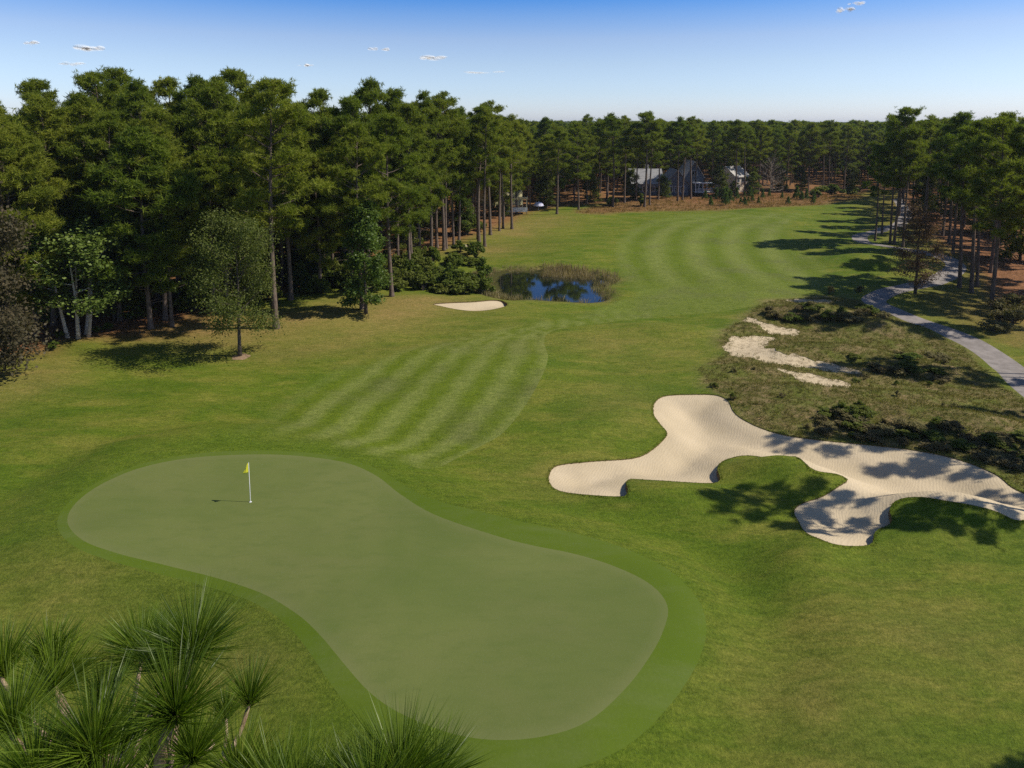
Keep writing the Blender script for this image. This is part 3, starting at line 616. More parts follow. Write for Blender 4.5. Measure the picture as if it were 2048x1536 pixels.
manual = [
 (553,655,172,'full3','tallest lone pine in front of the left wood, thick pale trunk bare to half height',1.15),
 (297,657,268,'low0','bright green pine with leaning slim trunk at the straw edge left of the oak',1.2),
 (347,652,330,'low1','shorter pine with dark trunk beside the leaning slim pine',1.05),
 (782,592,236,'full1','pine with straight trunk among the shrubs right of the leafy sweetgum',1.2),
 (722,618,262,'full4','pine rising right behind the leafy sweetgum, its trunk touching it',1.1),
 (580,600,205,'full0','dark trunked pine just behind the tallest lone pine',1.1),
 (875,495,205,'tall0','first pine of the trunk row above the pond',1.1),
 (886,501,196,'tall1','second pine of the trunk row above the pond, between two close trunks',1.1),
 (893,497,232,'tall2','third close trunk of the pine row above the pond',1.0),
 (918,490,226,'tall3','slim pine standing alone beside the sandy spot in the pine row',1.1),
 (958,484,218,'crook','crooked pine with a kinked upper trunk in the row above the pond',1.3),
 (970,493,224,'tall0','nearest pale trunk of the row above the pond, right of the crooked pine',1.1),
 (979,470,212,'tall1','thick dark pine trunk right behind the pale leaning trunk',1.2),
 (1000,462,246,'tall2','left one of two slim close pines on the dry grass bank',1.0),
 (1005,457,240,'tall3','right one of two slim close pines on the dry grass bank',1.0),
 (1023,458,238,'tall0','leaning dark pine in front of the white deck',1.2),
 (1113,428,262,'tall1','dark leaning pine at the lawn edge right of the lavender patio cover',1.4),
 (1156,419,250,'full2','slim straight pine at the back of the lawn beyond the patio cover',1.2),
 (1226,414,238,'tall2','pine with bare trunk at the left end of the brown meadow',1.3),
 (1289,414,231,'tall3','tall pine with pale trunk standing out front in the brown meadow',1.35),
 (1300,410,246,'tall0','dark trunk close behind the tall pale meadow pine',1.1),
 (1250,406,238,'tall1','slim pine between the meadow edge and the long grey roof',1.2),
 (1273,402,252,'tall2','slim pine in front of the left end of the long grey roof',1.1),
 (1316,399,250,'tall3','slim pine in front of the middle of the long grey roof',1.1),
 (1355,402,240,'tall0','leaning thin pine in front of the slate gable',1.2),
 (1366,400,256,'sparse','thin pine with high small crown before the slate gable',1.2),
 (1381,398,239,'tall1','pine before the tall pale roof, left of the white porch',1.2),
 (1391,390,262,'tall2','pine with dark trunk touching the white porch',1.1),
 (1470,392,246,'tall3','left pine in front of the cream house',1.2),
 (1488,391,252,'sparse','right pine in front of the cream house',1.2),
 (1517,389,248,'tall0','pine just left of the grey leafless tree',1.2),
 (1645,380,246,'tall1','pine with a visible trunk beyond the rounded shrubs',1.3),
 (1750,482,300,'tall0','leftmost slender pine on the bend of the cart path',1.0),
 (1763,469,300,'tall2','second slender pine at the path bend, slightly farther back',1.0),
 (1781,487,262,'tall1','pine in the cluster of three right of the path bend',1.0),
 (1788,489,222,'shade0','tallest pine on the right, breaking the skyline by the path bend',1.0),
 (1807,494,262,'tall3','pine behind the copper leaved tree',1.0),
 (1798,432,290,'crook','leaning pine far along the cart path',1.3),
 (1896,486,255,'tall2','slim pine in the right wood, left of two thick trunks',1.1),
 (1904,507,236,'full4','pine with ivy dark base beyond the wide path bend',1.0),
 (1916,575,272,'sparse','slim near pine beside the wide path bend, first of three',1.2),
 (1940,585,250,'tall1','near pine with light scar at its foot, second of three',1.1),
 (1952,573,262,'shade0','near thick pine, third of the three by the path',1.0),
 (1982,612,246,'full3','nearest leaning pine at the right edge before the reddish bush',1.1),
]
for px, py, tp_, key, lab, wd in manual: pine_at(px, py, tp_, key, lab, None, wd)

FRL = ['front row pine behind the big purple brown tree, at the left edge', 'low branched pine between the purple brown tree and the birch', 'tall full pine rising right behind the birch trunks', 'full pine behind the leaning slim pine, at its left',
  'pine behind the left side of the lone oak crown', 'full pine filling the gap between the oak and the tallest lone pine', 'low branched pine right of the tallest lone pine', 'smaller low pine at the thicket left of the sweetgum',
  'tall full pine at the left shoulder of the sweetgum', 'full pine behind the right part of the shrub thicket', 'low branched pine where the thicket meets the trunk row', 'tall full pine behind the short dark trunked pine', 'shorter low branched pine deep behind the birch crown']
for i, (px, py, tp_) in enumerate([(25,690,225),(70,668,262),(112,650,205),(240,640,236),(430,622,300),(505,612,232),(640,582,250),(668,570,300),(700,560,228),(820,545,262),(838,520,236),(330,640,225),(160,630,345)]):
    key = ['bush0','full0','bush1','full2','bush2','full1'][i % 6]
    pine_at(px, py, tp_, key, FRL[i], 'front row pines of the left wood', 1.12)
# skyline pines of the left wood: (column, row of the top, distance)
skyl = [(20,214,60),(95,168,78),(165,200,70),(212,158,80),(245,154,88),(300,172,76),(345,163,86),(395,166,80),(470,150,84),(440,182,74),(520,176,92),(640,186,84),
        (735,170,88),(700,205,80),(790,192,96),(860,192,100),(820,214,92),(905,232,112),(955,222,118)]
SKL = ['leftmost skyline pine, above the purple brown tree', 'lone open crowned pine standing up above the left end of the wood', 'broad rounded skyline pine directly above the white trunked birch',
  'skyline pine touching the broad rounded one on its right', 'knobbly topped skyline pine left of the two dips in the wood', 'skyline pine over the leaning slim pine at the straw edge', 'skyline pine over the short dark trunked pine',
  'skyline pine over the left edge of the lone oak crown', 'highest skyline pine of all, straight above the lone oak', 'skyline pine half hidden just left of the highest one', 'skyline pine in line between the highest one and the tallest lone pine',
  'skyline pine just right of the tallest lone pine', 'high skyline pine above the leafy sweetgum', 'lower skyline pine just left of the one above the sweetgum', 'skyline pine above the straight pine in the shrubs',
  'skyline pine where the wood starts to step down toward the right', 'small low skyline pine beneath the step down of the wood', 'skyline pine over the small sand bunker', 'last skyline pine of the left wood, over the pond end']
for i, (px, top, Yd) in enumerate(skyl):
    _, ry, rz_ = ray(px, top); x = (px-1024)/FPX*(Yd*LET_X+ (CAM_H-14)*LET_S); key = ['full0','full1','full2','full3','full4'][i % 5]
    h = pole_top(Yd, top)-float(H(x, Yd)); s = h/20.0; PINES.append((x, Yd)); N_PINE += 1
    plant('pine_tree', key, x, Yd, s, SKL[i], 'pine tree', 'skyline pines of the left wood', None, s*1.0)

def free(x, y, d): return all((x-a)**2+(y-b_)**2 > d*d for a, b_ in PINES)
LAWN = [POND, FAIRWAY, PATH]
def fill(x0, x1, y0, y1, d, cond, tries):
    out = []
    for _ in range(tries):
        x = R.uniform(x0, x1); y = R.uniform(y0, y1)
        if not cond(x, y) or not free(x, y, d(x, y) if callable(d) else d): continue
        out.append((x, y)); PINES.append((x, y))
    return out
xx = lambda p, x, y: bool(inside(p, np.array([x]), np.array([y]))[0])
HOUSE_SPOTS = [(46, 196, 15), (66, 203, 8), (-3, 163, 7), (-20, 172, 6)]
def no_house(x, y): return all(math.hypot(x-a, y-b_) > r_ for a, b_, r_ in HOUSE_SPOTS) and not (28 < x < 62 and 176 < y < 190)
def vis(x, y, mg=3): return abs(x) < (y*LET_X+2.4)*.75+mg
left_fill = fill(-75, 0, 60, 150, lambda x, y: 4.9 if y < 95 else 5.2, lambda x, y: vis(x, y) and not xx(OPEN, x, y) and x < (y-75)*.62 and (y > 72 or x < -24), 5000)
right_fill = fill(48, 150, 55, 215, lambda x, y: 6.3, lambda x, y: vis(x, y, 10) and not xx(OPEN, x, y) and x > 30 and not xx(PATH, x, y) and float(sdist(PATH, np.array([x]), np.array([y]))[0]) < -1.5, 2600)
back_fill = fill(-5, 175, 150, 262, lambda x, y: 6.2 if y < 215 else 5.6, lambda x, y: vis(x, y) and not xx(OPEN, x, y) and no_house(x, y) and not xx(MEADOW, x, y), 6000)
cand = [(y, x, 'l') for x, y in left_fill]+[(y, x, 'r') for x, y in right_fill]+[(y*1.05, x, 'b') for x, y in back_fill]
cand.sort(); room = 285-N_PINE; things, rest = cand[:room], cand[room:]
GRP = {'l': ('tall dark pine standing packed inside the dense left wood', 'pines packed in the left wood', ['full0','full1','full2','full3','full4','bush0','bush1']),
       'r': ('pine with long bare trunk standing in the open wood right of the cart path', 'pines of the right wood', ['tall0','tall1','tall2','tall3','shade0','full4']),
       'b': ('pine of the far wood behind the brown meadow and the houses', 'pines of the far wood', ['tall0','tall1','full3','full2','full0','bush1','bush2'])}
FAR_PTS = []
for ky, x, g in things:
    y = ky/1.05 if g == 'b' else ky; lab, grp, keys = GRP[g]
    h = {'l': R.uniform(16.5, 20.5)+(1.5 if y > 90 else 0), 'r': R.uniform(17, 21.0), 'b': R.uniform(15.5, 22.3)}[g]; s = h/20
    plant('pine_tree', R.choice(keys), x, y, s, lab, 'pine tree', grp, None, s*R.uniform(.95, 1.2))
for ky, x, g in rest: FAR_PTS.append((x, ky/1.05 if g == 'b' else ky, R.uniform(17, 21)/20))
print('pines as things', N_PINE+len(things), 'rest', len(rest))

# pines beyond the right edge of the picture whose shade falls on the bunker and the wild grass
shade_px = [(1905,925,13),(2050,1003,12),(1565,1003,11),(1700,1042,11),(1905,1040,11),(2165,1560,10),(1700,882,12),(1850,884,12),(2000,905,12),
            (1745,738,12),(1880,748,13),(2010,765,12),(2010,830,11),(1700,642,13),(1840,652,12),(1960,655,12),(1700,608,12)]
for i, (px, py, hc) in enumerate(shade_px):
    G = W(px, py); k = hc/math.tan(SUN_EL); x, y = G[0]-SH[0]*k, G[1]-SH[1]*k
    lim = (y*LET_X+CAM_H*LET_S)*.75+2.4
    if x < lim: x = lim; k = (x-G[0])/-SH[0]; y = G[1]-SH[1]*k; hc = k*math.tan(SUN_EL)
    h = min(hc/.78, 24); key = ['tall0','sparse','tall2','sparse','tall3'][i % 5]; s = h/20
    plant('pine_tree', key, float(x), float(y), s, 'tall pine beyond the cart path that shades the big bunker and wild grass', 'pine tree', 'shade pines beside the bunker', None, s*(.48 if px < 1600 else .6))

# ---- other trees
def leafy(key, barkm, leafm, **k): w_, V, F = broadleaf(**k); shape(key, w_, V, F, M[barkm], M[leafm])
def leafy_at(name, px, py, key, base_h, top, label, cat, wide=1.0, group=None, rz=None):
    x, y = W(px, py); h = pole_top(y, top)-float(Hp(x, y)[0]); s = h/base_h; return plant(name, key, float(x), float(y), s, label, cat, group, rz, s*wide)
leafy('oak', 'dark_bark', 'oak_leaf', seed=201, h=10.5, r=4.2, cb=.24, nleaf=24000, L=.20, wl_=.11, gaps=.35, trunk_r=.17)
leafy('birch', 'pale_bark', 'birch_leaf', seed=202, h=9.5, r=2.9, cb=.30, nleaf=13000, L=.26, wl_=.18, stems=5, trunk_r=.15, gaps=.8)
leafy('purple', 'dark_bark', 'purple_leaf', seed=203, h=16, r=5.4, cb=.10, nleaf=38000, L=.27, wl_=.19, trunk_r=.3, droop=.25, gaps=.8)
leafy('copper', 'dark_bark', 'copper_leaf', seed=204, h=9.7, r=3.0, cb=.16, nleaf=12000, L=.19, wl_=.11, trunk_r=.15, gaps=.8)
leafy('gum', 'dark_bark', 'gum_leaf', seed=205, h=14, r=2.7, cb=.10, nleaf=17000, L=.28, wl_=.21, trunk_r=.17, gaps=.8)
leafy('holly', 'dark_bark', 'shrub_leaf', seed=206, h=8, r=2.3, cb=.08, nleaf=9000, L=.26, wl_=.17, trunk_r=.11, gaps=.7)
leafy_at('oak_tree', 480, 713, 'oak', 10.5, 448, 'lone grey green oak on the lawn with a dirt ring at its foot', 'oak tree', .80)
leafy_at('birch_tree', 158, 672, 'birch', 9.5, 452, 'pale leafed birch with a clump of white trunks at the wood edge', 'birch tree', 1.2)
leafy_at('maple_tree', -70, 760, 'purple', 16, 300, 'big dark tree with purple brown leaves cut by the left edge', 'maple tree', .80)
leafy_at('maple_tree', 1830, 588, 'copper', 9.7, 418, 'thin copper leaved tree growing beside the cart path', 'maple tree', .95)
leafy_at('sweetgum_tree', 732, 627, 'gum', 14, 392, 'leafy bright green sweetgum with two dark trunks on the dry lawn', 'sweetgum tree', 1.05)
leafy_at('holly_tree', 925, 470, 'holly', 8, 395, 'dark dense broadleaf tree behind the trunk row above the pond', 'holly tree', 1.2)
leafy_at('holly_tree', 815, 520, 'holly', 8, 430, 'small broadleaf tree in the shrubs left of the trunk row', 'holly tree', 1.2)
for i, (px, py, top) in enumerate([(40,640,400),(230,640,470),(390,620,500),(640,560,450),(510,600,470),(700,540,430),(850,480,400),(1000,430,360),(1090,415,350),(1180,405,345),
                                   (1560,382,330),(1600,380,335),(1700,380,330),(1980,470,360),(2040,520,380),(1900,440,360),(1850,430,350),(1438,392,336),(1505,391,345),(1262,398,340),(1468,390,362),(1326,396,352),(270,600,440),(120,630,430),(590,545,430)]):
    leafy_at('understory_tree', px, py, 'holly', 8, top, 'dark broadleaf tree growing in the shade beneath the pines', 'understory tree', 1.25, 'broadleaf trees under the pines')
x, y = W(1540, 389); w1, w2 = dead_tree(301, 9.5, 4.6, .12, 46, 16)
e = empty('bare_tree', (x, y, float(H(x, y))), 0); w1.build('trunk', M['grey_wood'], e); w2.build('crown', M['grey_wood'], e)
tag(e, 'round leafless grey tree between the cream house and the far wood', 'bare tree')
w1, w2 = dead_tree(302, 12, 2.6, .15, 34, 7); tm, cm = None, None
for i, (px, py) in enumerate([(648,520),(668,530),(612,545),(690,525)]):
    x, y = W(px, py); e = empty('dead_pine', (x, y, float(H(x, y))), i*1.3)
    if tm is None: a_ = w1.build('trunk', M['grey_wood'], e); c_ = w2.build('branches', M['grey_wood'], e); tm, cm = a_.data, c_.data
    else: obj('trunk', tm, e); obj('branches', cm, e)
    e.scale = (1, 1, R.uniform(.85, 1.1)); tag(e, 'dead pine with bare grey side branches standing in the gap of the left wood', 'dead pine', 'dead pines in the left wood')

# ---- shrubs
for i in range(4):
    w_, V, F = shrub(400+i, 1500, .16, .10, .9+.15*i); shape('shrub%d' % i, w_, V, F, M['dark_bark'], M['shrub_leaf'])
    w_, V, F = shrub(420+i, 900, .15, .07, .8+.1*i, 7); shape('dull%d' % i, w_, V, F, M['dark_bark'], M['dull_leaf'])
def shrub_at(px, py, w_, h, kind, label, group):
    x, y = W(px, py)
    if any(float(sdist(w2_, np.array([x]), np.array([y]))[0]) > -.5*w_ for w2_ in WASTE+[BUNKER, PATH, SMALL_BUNKER, FAIRWAY]): return
    plant('shrub', '%s%d' % (kind, R.randrange(4)), float(x), float(y), h, label, 'shrub', group, None, w_)
for _ in range(96):
    t = R.random()**.8; px = 560+t*400+R.uniform(-10, 10); lo = 585 if px < 800 else 592; py = R.uniform(525+max(0, (700-px))*.15, lo-2) if px > 700 else R.uniform(548, 586)
    if px > 860: py = R.uniform(505, 590)
    if 860 < px and py < 528 and R.random() < .3: continue
    shrub_at(px, py, R.uniform(1.3, 2.6), R.uniform(1.2, 2.6), 'shrub', 'green shrub in the dense thicket between the left wood and the pond', 'thicket shrubs by the pond')
for px, py, w_, h, lab in [(1662,390,5.0,3.6,'big rounded dark shrub at the far end of the meadow'), (1638,395,4.0,2.6,'grey green rounded shrub beside the big dark one'), (1700,390,3.5,2.8,'small dark shrub right of the big rounded one'),
                      (1281,412,1.7,2.4,'dark round bush at the foot of the tall meadow pine'), (1222,411,2.4,2.6,'dark bush at the left end of the brown meadow'),
                      (932,470,3.2,3.4,'wide dark bush on the bank behind the slim lone pine'), (958,462,2.2,1.8,'low bush behind the crooked pine')]:
    shrub_at(px, py, w_, h, 'shrub', lab, None)
for _ in range(26):
    px = R.uniform(1530, 1790); py = R.uniform(612, 655); 
    if py > 640-(px-1530)*.02+(px-1530)*.06: py = 640
    if py < 612+max(0, (px-1700))*.25: continue
    shrub_at(px, py, R.uniform(.9, 1.7), R.uniform(.5, 1.0), R.choice(['shrub', 'dull', 'dull']), 'scrubby low bush on the first wild mound beside the cart path', 'bushes on the far wild mound')
for _ in range(10): shrub_at(R.uniform(1580, 1735), R.uniform(577, 594), R.uniform(1, 1.6), R.uniform(.6, 1.0), 'dull', 'brownish low bush in the strip before the fairway and path', 'bushes before the fairway')
for _ in range(16): shrub_at(R.uniform(1690, 1900), R.uniform(712, 760), R.uniform(.8, 1.5), R.uniform(.35, .7), R.choice(['shrub', 'dull']), 'low dark bush on the shaded mound behind the white sand scar', 'bushes on the middle wild mound')
for _ in range(70):
    t = R.random(); px = 1640+t*430; py = 862+t*60+R.uniform(-45, 4+t*20); shrub_at(px, py, R.uniform(.7, 1.3), R.uniform(.28, .6), R.choice(['shrub', 'dull', 'dull']), 'low tangled bush on the bank right behind the big bunker', 'bushes on the bunker bank')
for _ in range(26): shrub_at(R.uniform(1410, 1900), R.uniform(725, 860), R.uniform(.25, .6), R.uniform(.2, .45), R.choice(['shrub', 'dull']), 'tiny green bush dotted over the wild grass', 'tiny bushes in the wild grass')
for _ in range(10): shrub_at(R.uniform(1985, 2060), R.uniform(600, 665), R.uniform(1.3, 2.2), R.uniform(1.2, 2.2), 'dull', 'reddish brown bush at the right edge beneath the leaning pine', 'reddish bushes at the right edge')
for px, py in ((190, 665), (215, 660), (120, 675), (110, 698)): shrub_at(px, py, .9, .6, 'shrub', 'low green plant at the pine straw edge by the birch', 'low plants at the straw edge')
for _ in range(22): shrub_at(R.uniform(240, 560), R.uniform(592, 628), R.uniform(.8, 1.7), R.uniform(.7, 1.5), 'shrub', 'small green shrub on the pine straw at the foot of the left wood', 'shrubs at the foot of the left wood')
# saplings in the meadow
rng = np.random.RandomState(77); w_ = MB(); w_.tube([(0, 0, -.05), (0, 0, .5), (.02, 0, 1)], [.03, .02, .008], 5, cap=False)
C = []
for i in range(110):
    z = rng.uniform(.1, 1); a = rng.uniform(0, 6.28); r_ = (1-z)*.36*rng.uniform(.4, 1)+.03; C.append((r_*math.cos(a), r_*math.sin(a), z))
V, F = blades(np.array(C), 12, .14, .03, .6, rng); shape('sap', w_, V, F, M['bark'], M['sapling'])
for _ in range(34):
    px = R.choice([R.uniform(1410, 1500), R.uniform(1500, 1640)]); py = R.uniform(394, 413)-(px-1410)*.02; x, y = W(px, py); s = R.uniform(1.2, 3.2)
    plant('sapling', 'sap', float(x), float(y), s, 'small bright green pine sapling in the brown meadow', 'sapling', 'saplings in the brown meadow', None, s*R.uniform(.8, 1.3))

# ---- grasses nobody could count
def scatter_poly(poly, n_, rng):
    lo, hi = poly.min(0), poly.max(0); q = rng.uniform(lo, hi, (n_*4, 2)); q = q[inside(poly, q[:, 0], q[:, 1])]; return q[:n_]
def grass_stuff(name, q, hgt, wd, nb, material, label, spread=.12, lean=.35, rng=rs):
    z = Hp(q[:, 0], q[:, 1]); k = len(q)*nb; B = np.repeat(np.column_stack([q, z-.03]), nb, 0); B[:, :2] += rng.normal(size=(k, 2))*spread
    h = np.repeat(np.asarray(hgt)*rng.uniform(.5, 1.3, len(q)), nb)*rng.uniform(.7, 1.2, k); ln = rng.normal(size=(k, 2))*lean*h[:, None]; a = rng.uniform(0, 6.28, k)
    S = np.column_stack([np.cos(a), np.sin(a), np.zeros(k)])*wd/2; T = B+np.column_stack([ln, h]); M1 = B+np.column_stack([ln*.35, h*.6])
    V = np.stack([B-S, B+S, M1+S*.8, T, M1-S*.8], 1).reshape(-1, 3); F = np.arange(len(V)).reshape(-1, 5)
    tag(obj(name, mesh(name, V, F, [material])), label, None, None, 'stuff')
q = scatter_poly(NATIVE, 15000, rs); bad = np.zeros(len(q), bool)
for w_ in [BUNKER, PATH]: bad |= sdist(w_, q[:, 0], q[:, 1]) > -.15
for w_ in WASTE: bad |= sdist(w_, q[:, 0], q[:, 1]) > rs.uniform(-.1, .9, len(q))**2
grass_stuff('wild_grass', q[~bad], .17, .030, 6, M['wild_grass'], 'tangled brown and green wild grass behind the bunker', .10, .6)
q = scatter_poly(MEADOW, 5000, rs); grass_stuff('meadow_grass', q[:3200], .35, .09, 5, M['meadow_blade'], 'brown meadow grass before the far houses', .3, .5)
ring = offset(POND, 1.3); q = scatter_poly(ccw(ring), 3600, rs); d = sdist(POND, q[:, 0], q[:, 1])
pxl = PX(q[:, 0], q[:, 1], np.zeros(len(q)))
dens = ((d < .5)*np.where(pxl[1] > 575, .10, .35)+((pxl[0] > 1085) & (pxl[0] < 1190) & (pxl[1] < 553))*1.0*(d < 3)+((pxl[0] < 1040) & (pxl[1] > 575))*1.0*(d < 2)+(pxl[0] < 990)*.7)
q2 = q[rs.uniform(size=len(q)) < dens]; big = (PX(q2[:, 0], q2[:, 1], 0*q2[:, 0])[1] < 553)
grass_stuff('reeds', q2[big], np.where(PX(q2[big][:, 0], q2[big][:, 1], 0*q2[big][:, 0])[0] > 1085, .95, .45), .045, 7, M['reed'], 'tall tan reeds standing along the far bank of the pond', .2, .12)
grass_stuff('reeds', q2[~big], .65, .045, 7, M['reed'], 'pale reeds and sedge along the near bank of the pond', .2, .3)
def edge_fringe(poly, out, n_, rng):
    i = rng.randint(0, len(poly), n_); t = np.roll(poly, -1, 0)-poly; nn = np.stack([t[:, 1], -t[:, 0]], -1); nn /= np.hypot(nn[:, 0], nn[:, 1])[:, None]
    return poly[i]+t[i]*rng.uniform(0, 1, (n_, 1))+nn[i]*rng.uniform(.0, out, (n_, 1))
q = np.vstack([edge_fringe(BUNKER, .16, 5200, rs), edge_fringe(SMALL_BUNKER, .2, 700, rs)]); grass_stuff('lip_grass', q, .05, .022, 5, M['lip_blade'], 'short rough grass overhanging the bunker edges', .03, .5)

# ------------------------------------------------------------------ the rest of the forest, one mass
def low_pine(seed, cb=.4):
    w_, V, F = pine(seed, h=20, cb=cb, rad=3.4, limbs=26, clump=6, nb=7, bl=.55, bw=.13, snag=0)
    n_ = sum(len(v) for v in w_.v); return mesh('forest_pine', np.vstack([np.vstack(w_.v), V]), [tuple(f) for f in w_.f]+[tuple(f+n_) for f in F], [M['bark'], M['needles']], [0]*len(w_.f)+[1]*len(F))
pc_ = bpy.data.collections.new('forest_shapes')
for i in range(5): pc_.objects.link(bpy.data.objects.new('forest_pine', low_pine(500+i, [.14, .3, .2, .42, .5][i])))
def far_pts(y0, y1, d, slope=.75):
    out = []; y = y0
    while y < y1:
        dd = d*(1+.0*y); lim = (y*LET_X+6)*slope+6; x = -lim+R.uniform(0, dd)
        while x < lim:
            xj, yj = x+R.uniform(-.4, .4)*dd, y+R.uniform(-.4, .4)*dd; out.append((xj, yj)); x += dd
        y += dd
    return out
for x, y in far_pts(100, 266, 5.6):
    if (x < (y-120)*.5-14 or y > 262) and free(x, y, 4.2) and not xx(OPEN, x, y) and no_house(x, y): FAR_PTS.append((x, y, R.uniform(16.5, 21)/20))
for x, y in far_pts(262, 420, 6.5): FAR_PTS.append((x, y, R.uniform(15.5, 21.5)/20))
for x, y in far_pts(420, 900, 11): FAR_PTS.append((x, y, R.uniform(15.5, 21)/20))
for x, y in far_pts(900, 2300, 24): FAR_PTS.append((x, y, R.uniform(15.5, 20)/20))
FAR_PTS = [p for p in FAR_PTS if not (95 < p[0] < 112 and p[1] < 250)]
fa = np.array(FAR_PTS); fz = H(fa[:, 0], fa[:, 1]); me = bpy.data.meshes.new('forest'); me.vertices.add(len(fa))
me.vertices.foreach_set('co', np.column_stack([fa[:, :2], fz-.1]).astype(np.float32).ravel())
wide = np.where(fa[:, 1] > 900, 3.0, np.where(fa[:, 1] > 420, 1.7, 1.1))
me.attributes.new('scl', 'FLOAT_VECTOR', 'POINT').data.foreach_set('vector', np.column_stack([fa[:, 2]*wide, fa[:, 2]*wide, fa[:, 2]]).astype(np.float32).ravel())
me.attributes.new('rot', 'FLOAT_VECTOR', 'POINT').data.foreach_set('vector', np.column_stack([0*fz, 0*fz, rs.uniform(0, 6.28, len(fz))]).astype(np.float32).ravel())
forest = obj('forest', me); tag(forest, 'distant pine forest reaching to the horizon behind the nearer trees', None, None, 'stuff')
ng = bpy.data.node_groups.new('forest_scatter', 'GeometryNodeTree'); ng.interface.new_socket('Geometry', in_out='INPUT', socket_type='NodeSocketGeometry'); ng.interface.new_socket('Geometry', in_out='OUTPUT', socket_type='NodeSocketGeometry')
gi = ng.nodes.new('NodeGroupInput'); go = ng.nodes.new('NodeGroupOutput'); ip = ng.nodes.new('GeometryNodeInstanceOnPoints'); ci = ng.nodes.new('GeometryNodeCollectionInfo')
ci.inputs[0].default_value = pc_; ci.inputs[1].default_value = True; ci.inputs[2].default_value = True; ip.inputs['Pick Instance'].default_value = True
def nattr(nm): a = ng.nodes.new('GeometryNodeInputNamedAttribute'); a.data_type = 'FLOAT_VECTOR'; a.inputs[0].default_value = nm; return a.outputs[0]
L_ = ng.links.new; L_(gi.outputs[0], ip.inputs['Points']); L_(ci.outputs[0], ip.inputs['Instance']); L_(nattr('scl'), ip.inputs['Scale'])
er = ng.nodes.new('FunctionNodeEulerToRotation'); L_(nattr('rot'), er.inputs[0]); L_(er.outputs[0], ip.inputs['Rotation']); L_(ip.outputs[0], go.inputs[0])
mod = forest.modifiers.new('scatter', 'NODES'); mod.node_group = ng
print('forest points', len(fa))

# ------------------------------------------------------------------ houses
def gable(mb, x0, x1, y0, y1, z0, z1, axis, over=.35, th=.18, mi=0):
    """two roof slabs over a rectangle; axis = the way the ridge runs"""
    if axis == 'x': m_ = (y0+y1)/2; prof = [(y0-over, z0-.2), (m_, z1), (y1+over, z0-.2)]; a0, a1 = x0-over, x1+over; f = lambda a, p: (a, p[0], p[1])
    else: m_ = (x0+x1)/2; prof = [(x0-over, z0-.2), (m_, z1), (x1+over, z0-.2)]; a0, a1 = y0-over, y1+over; f = lambda a, p: (p[0], a, p[1])
    P = prof+[(prof[2][0], prof[2][1]-th), (prof[1][0], prof[1][1]-th), (prof[0][0], prof[0][1]-th)]
    V = [f(a0, p) for p in P]+[f(a1, p) for p in P]; mb.add(V, [(0, 1, 4, 5), (1, 2, 3, 4), (6, 11, 10, 7), (7, 10, 9, 8), (0, 6, 7, 1), (1, 7, 8, 2), (5, 4, 10, 11), (4, 3, 9, 10), (0, 5, 11, 6), (2, 8, 9, 3)], mi)
def wallblock(mb, x0, x1, y0, y1, z, zr, axis):
    mb.box(x0, x1, y0, y1, -.3, z)
    if axis == 'x':
        for x in (x0+.01, x1-.21): mb.add([(x, y0, z), (x, y1, z), (x, (y0+y1)/2, zr-.2), (x+.2, y0, z), (x+.2, y1, z), (x+.2, (y0+y1)/2, zr-.2)], [(0, 2, 1), (3, 4, 5), (0, 3, 5, 2), (1, 2, 5, 4)])
    else:
        for y in (y0+.01, y1-.21): mb.add([(x0, y, z), (x1, y, z), ((x0+x1)/2, y, zr-.2), (x0, y+.2, z), (x1, y+.2, z), ((x0+x1)/2, y+.2, zr-.2)], [(0, 1, 2), (3, 5, 4), (0, 2, 5, 3), (1, 4, 5, 2)])
def window(parent, x, y, z, w_, h):
    f = MB(); f.box(x-w_/2-.12, x+w_/2+.12, y-.06, y-.005, z-.12, z+h+.12); fo = f.build('window', M['white'], parent)
    p = MB(); 
    for a, b_ in ((x-w_/2, x-.04), (x+.04, x+w_/2)): p.box(a, b_, y-.085, y-.065, z, z+h)
    p.build('pane', M['glass'], fo)
def front_x(px, Yw): return (px-1024)/FPX*(Yw*LET_X+CAM_H*LET_S)
Yh = 192.0; s_ = front_x(1025, Yh)-front_x(1024, Yh); ox = front_x(1335, Yh)
hs = empty('house', (ox, Yh, float(H(ox, Yh))), 0); tag(hs, 'large slate blue house with grey gable roofs and a white porch behind the pines', 'house')
wa, ro, rp = MB(), MB(), MB()
def X_(px): return (px-1335)*s_
wallblock(wa, X_(1266), X_(1330), 2, 12, 3.4, 7.0, 'x'); gable(ro, X_(1266), X_(1330), 2, 12, 3.4, 7.2, 'x')
wallblock(wa, X_(1331), X_(1376), 0, 9, 3.4, 7.2, 'y'); gable(ro, X_(1331), X_(1376), 0, 9, 3.4, 7.4, 'y')
wallblock(wa, X_(1374)+.02, X_(1412), 3, 13, 5.0, 9.4, 'y'); gable(rp, X_(1374), X_(1412), 3, 13, 5.0, 9.6, 'y')
wa.build('wall', M['blue_wall'], hs); ro.build('roof', M['roof'], hs); rp.build('roof', M['roof_pale'], hs)
for px in (1277, 1292, 1308, 1322): window(hs, X_(px), 2, 1.1, 1.1, 1.4)
for px in (1341, 1353, 1365): window(hs, X_(px), 0, 1.1, 1.0, 1.5)
window(hs, X_(1393), 3, 5.4, 1.4, 1.4)
po = MB(); po.box(X_(1388), X_(1430), -.5, 2.9, .9, 1.1); po.box(X_(1388), X_(1430), -.5, 2.9, 3.4, 3.6)
for px in (1389, 1396, 1404, 1412, 1420, 1428): po.box(X_(px), X_(px)+.18, -.45, -.27, 1.1, 3.4)
for px in np.arange(1389, 1428, 1.5): po.box(X_(px), X_(px)+.05, -.4, -.34, 1.1, 1.9)
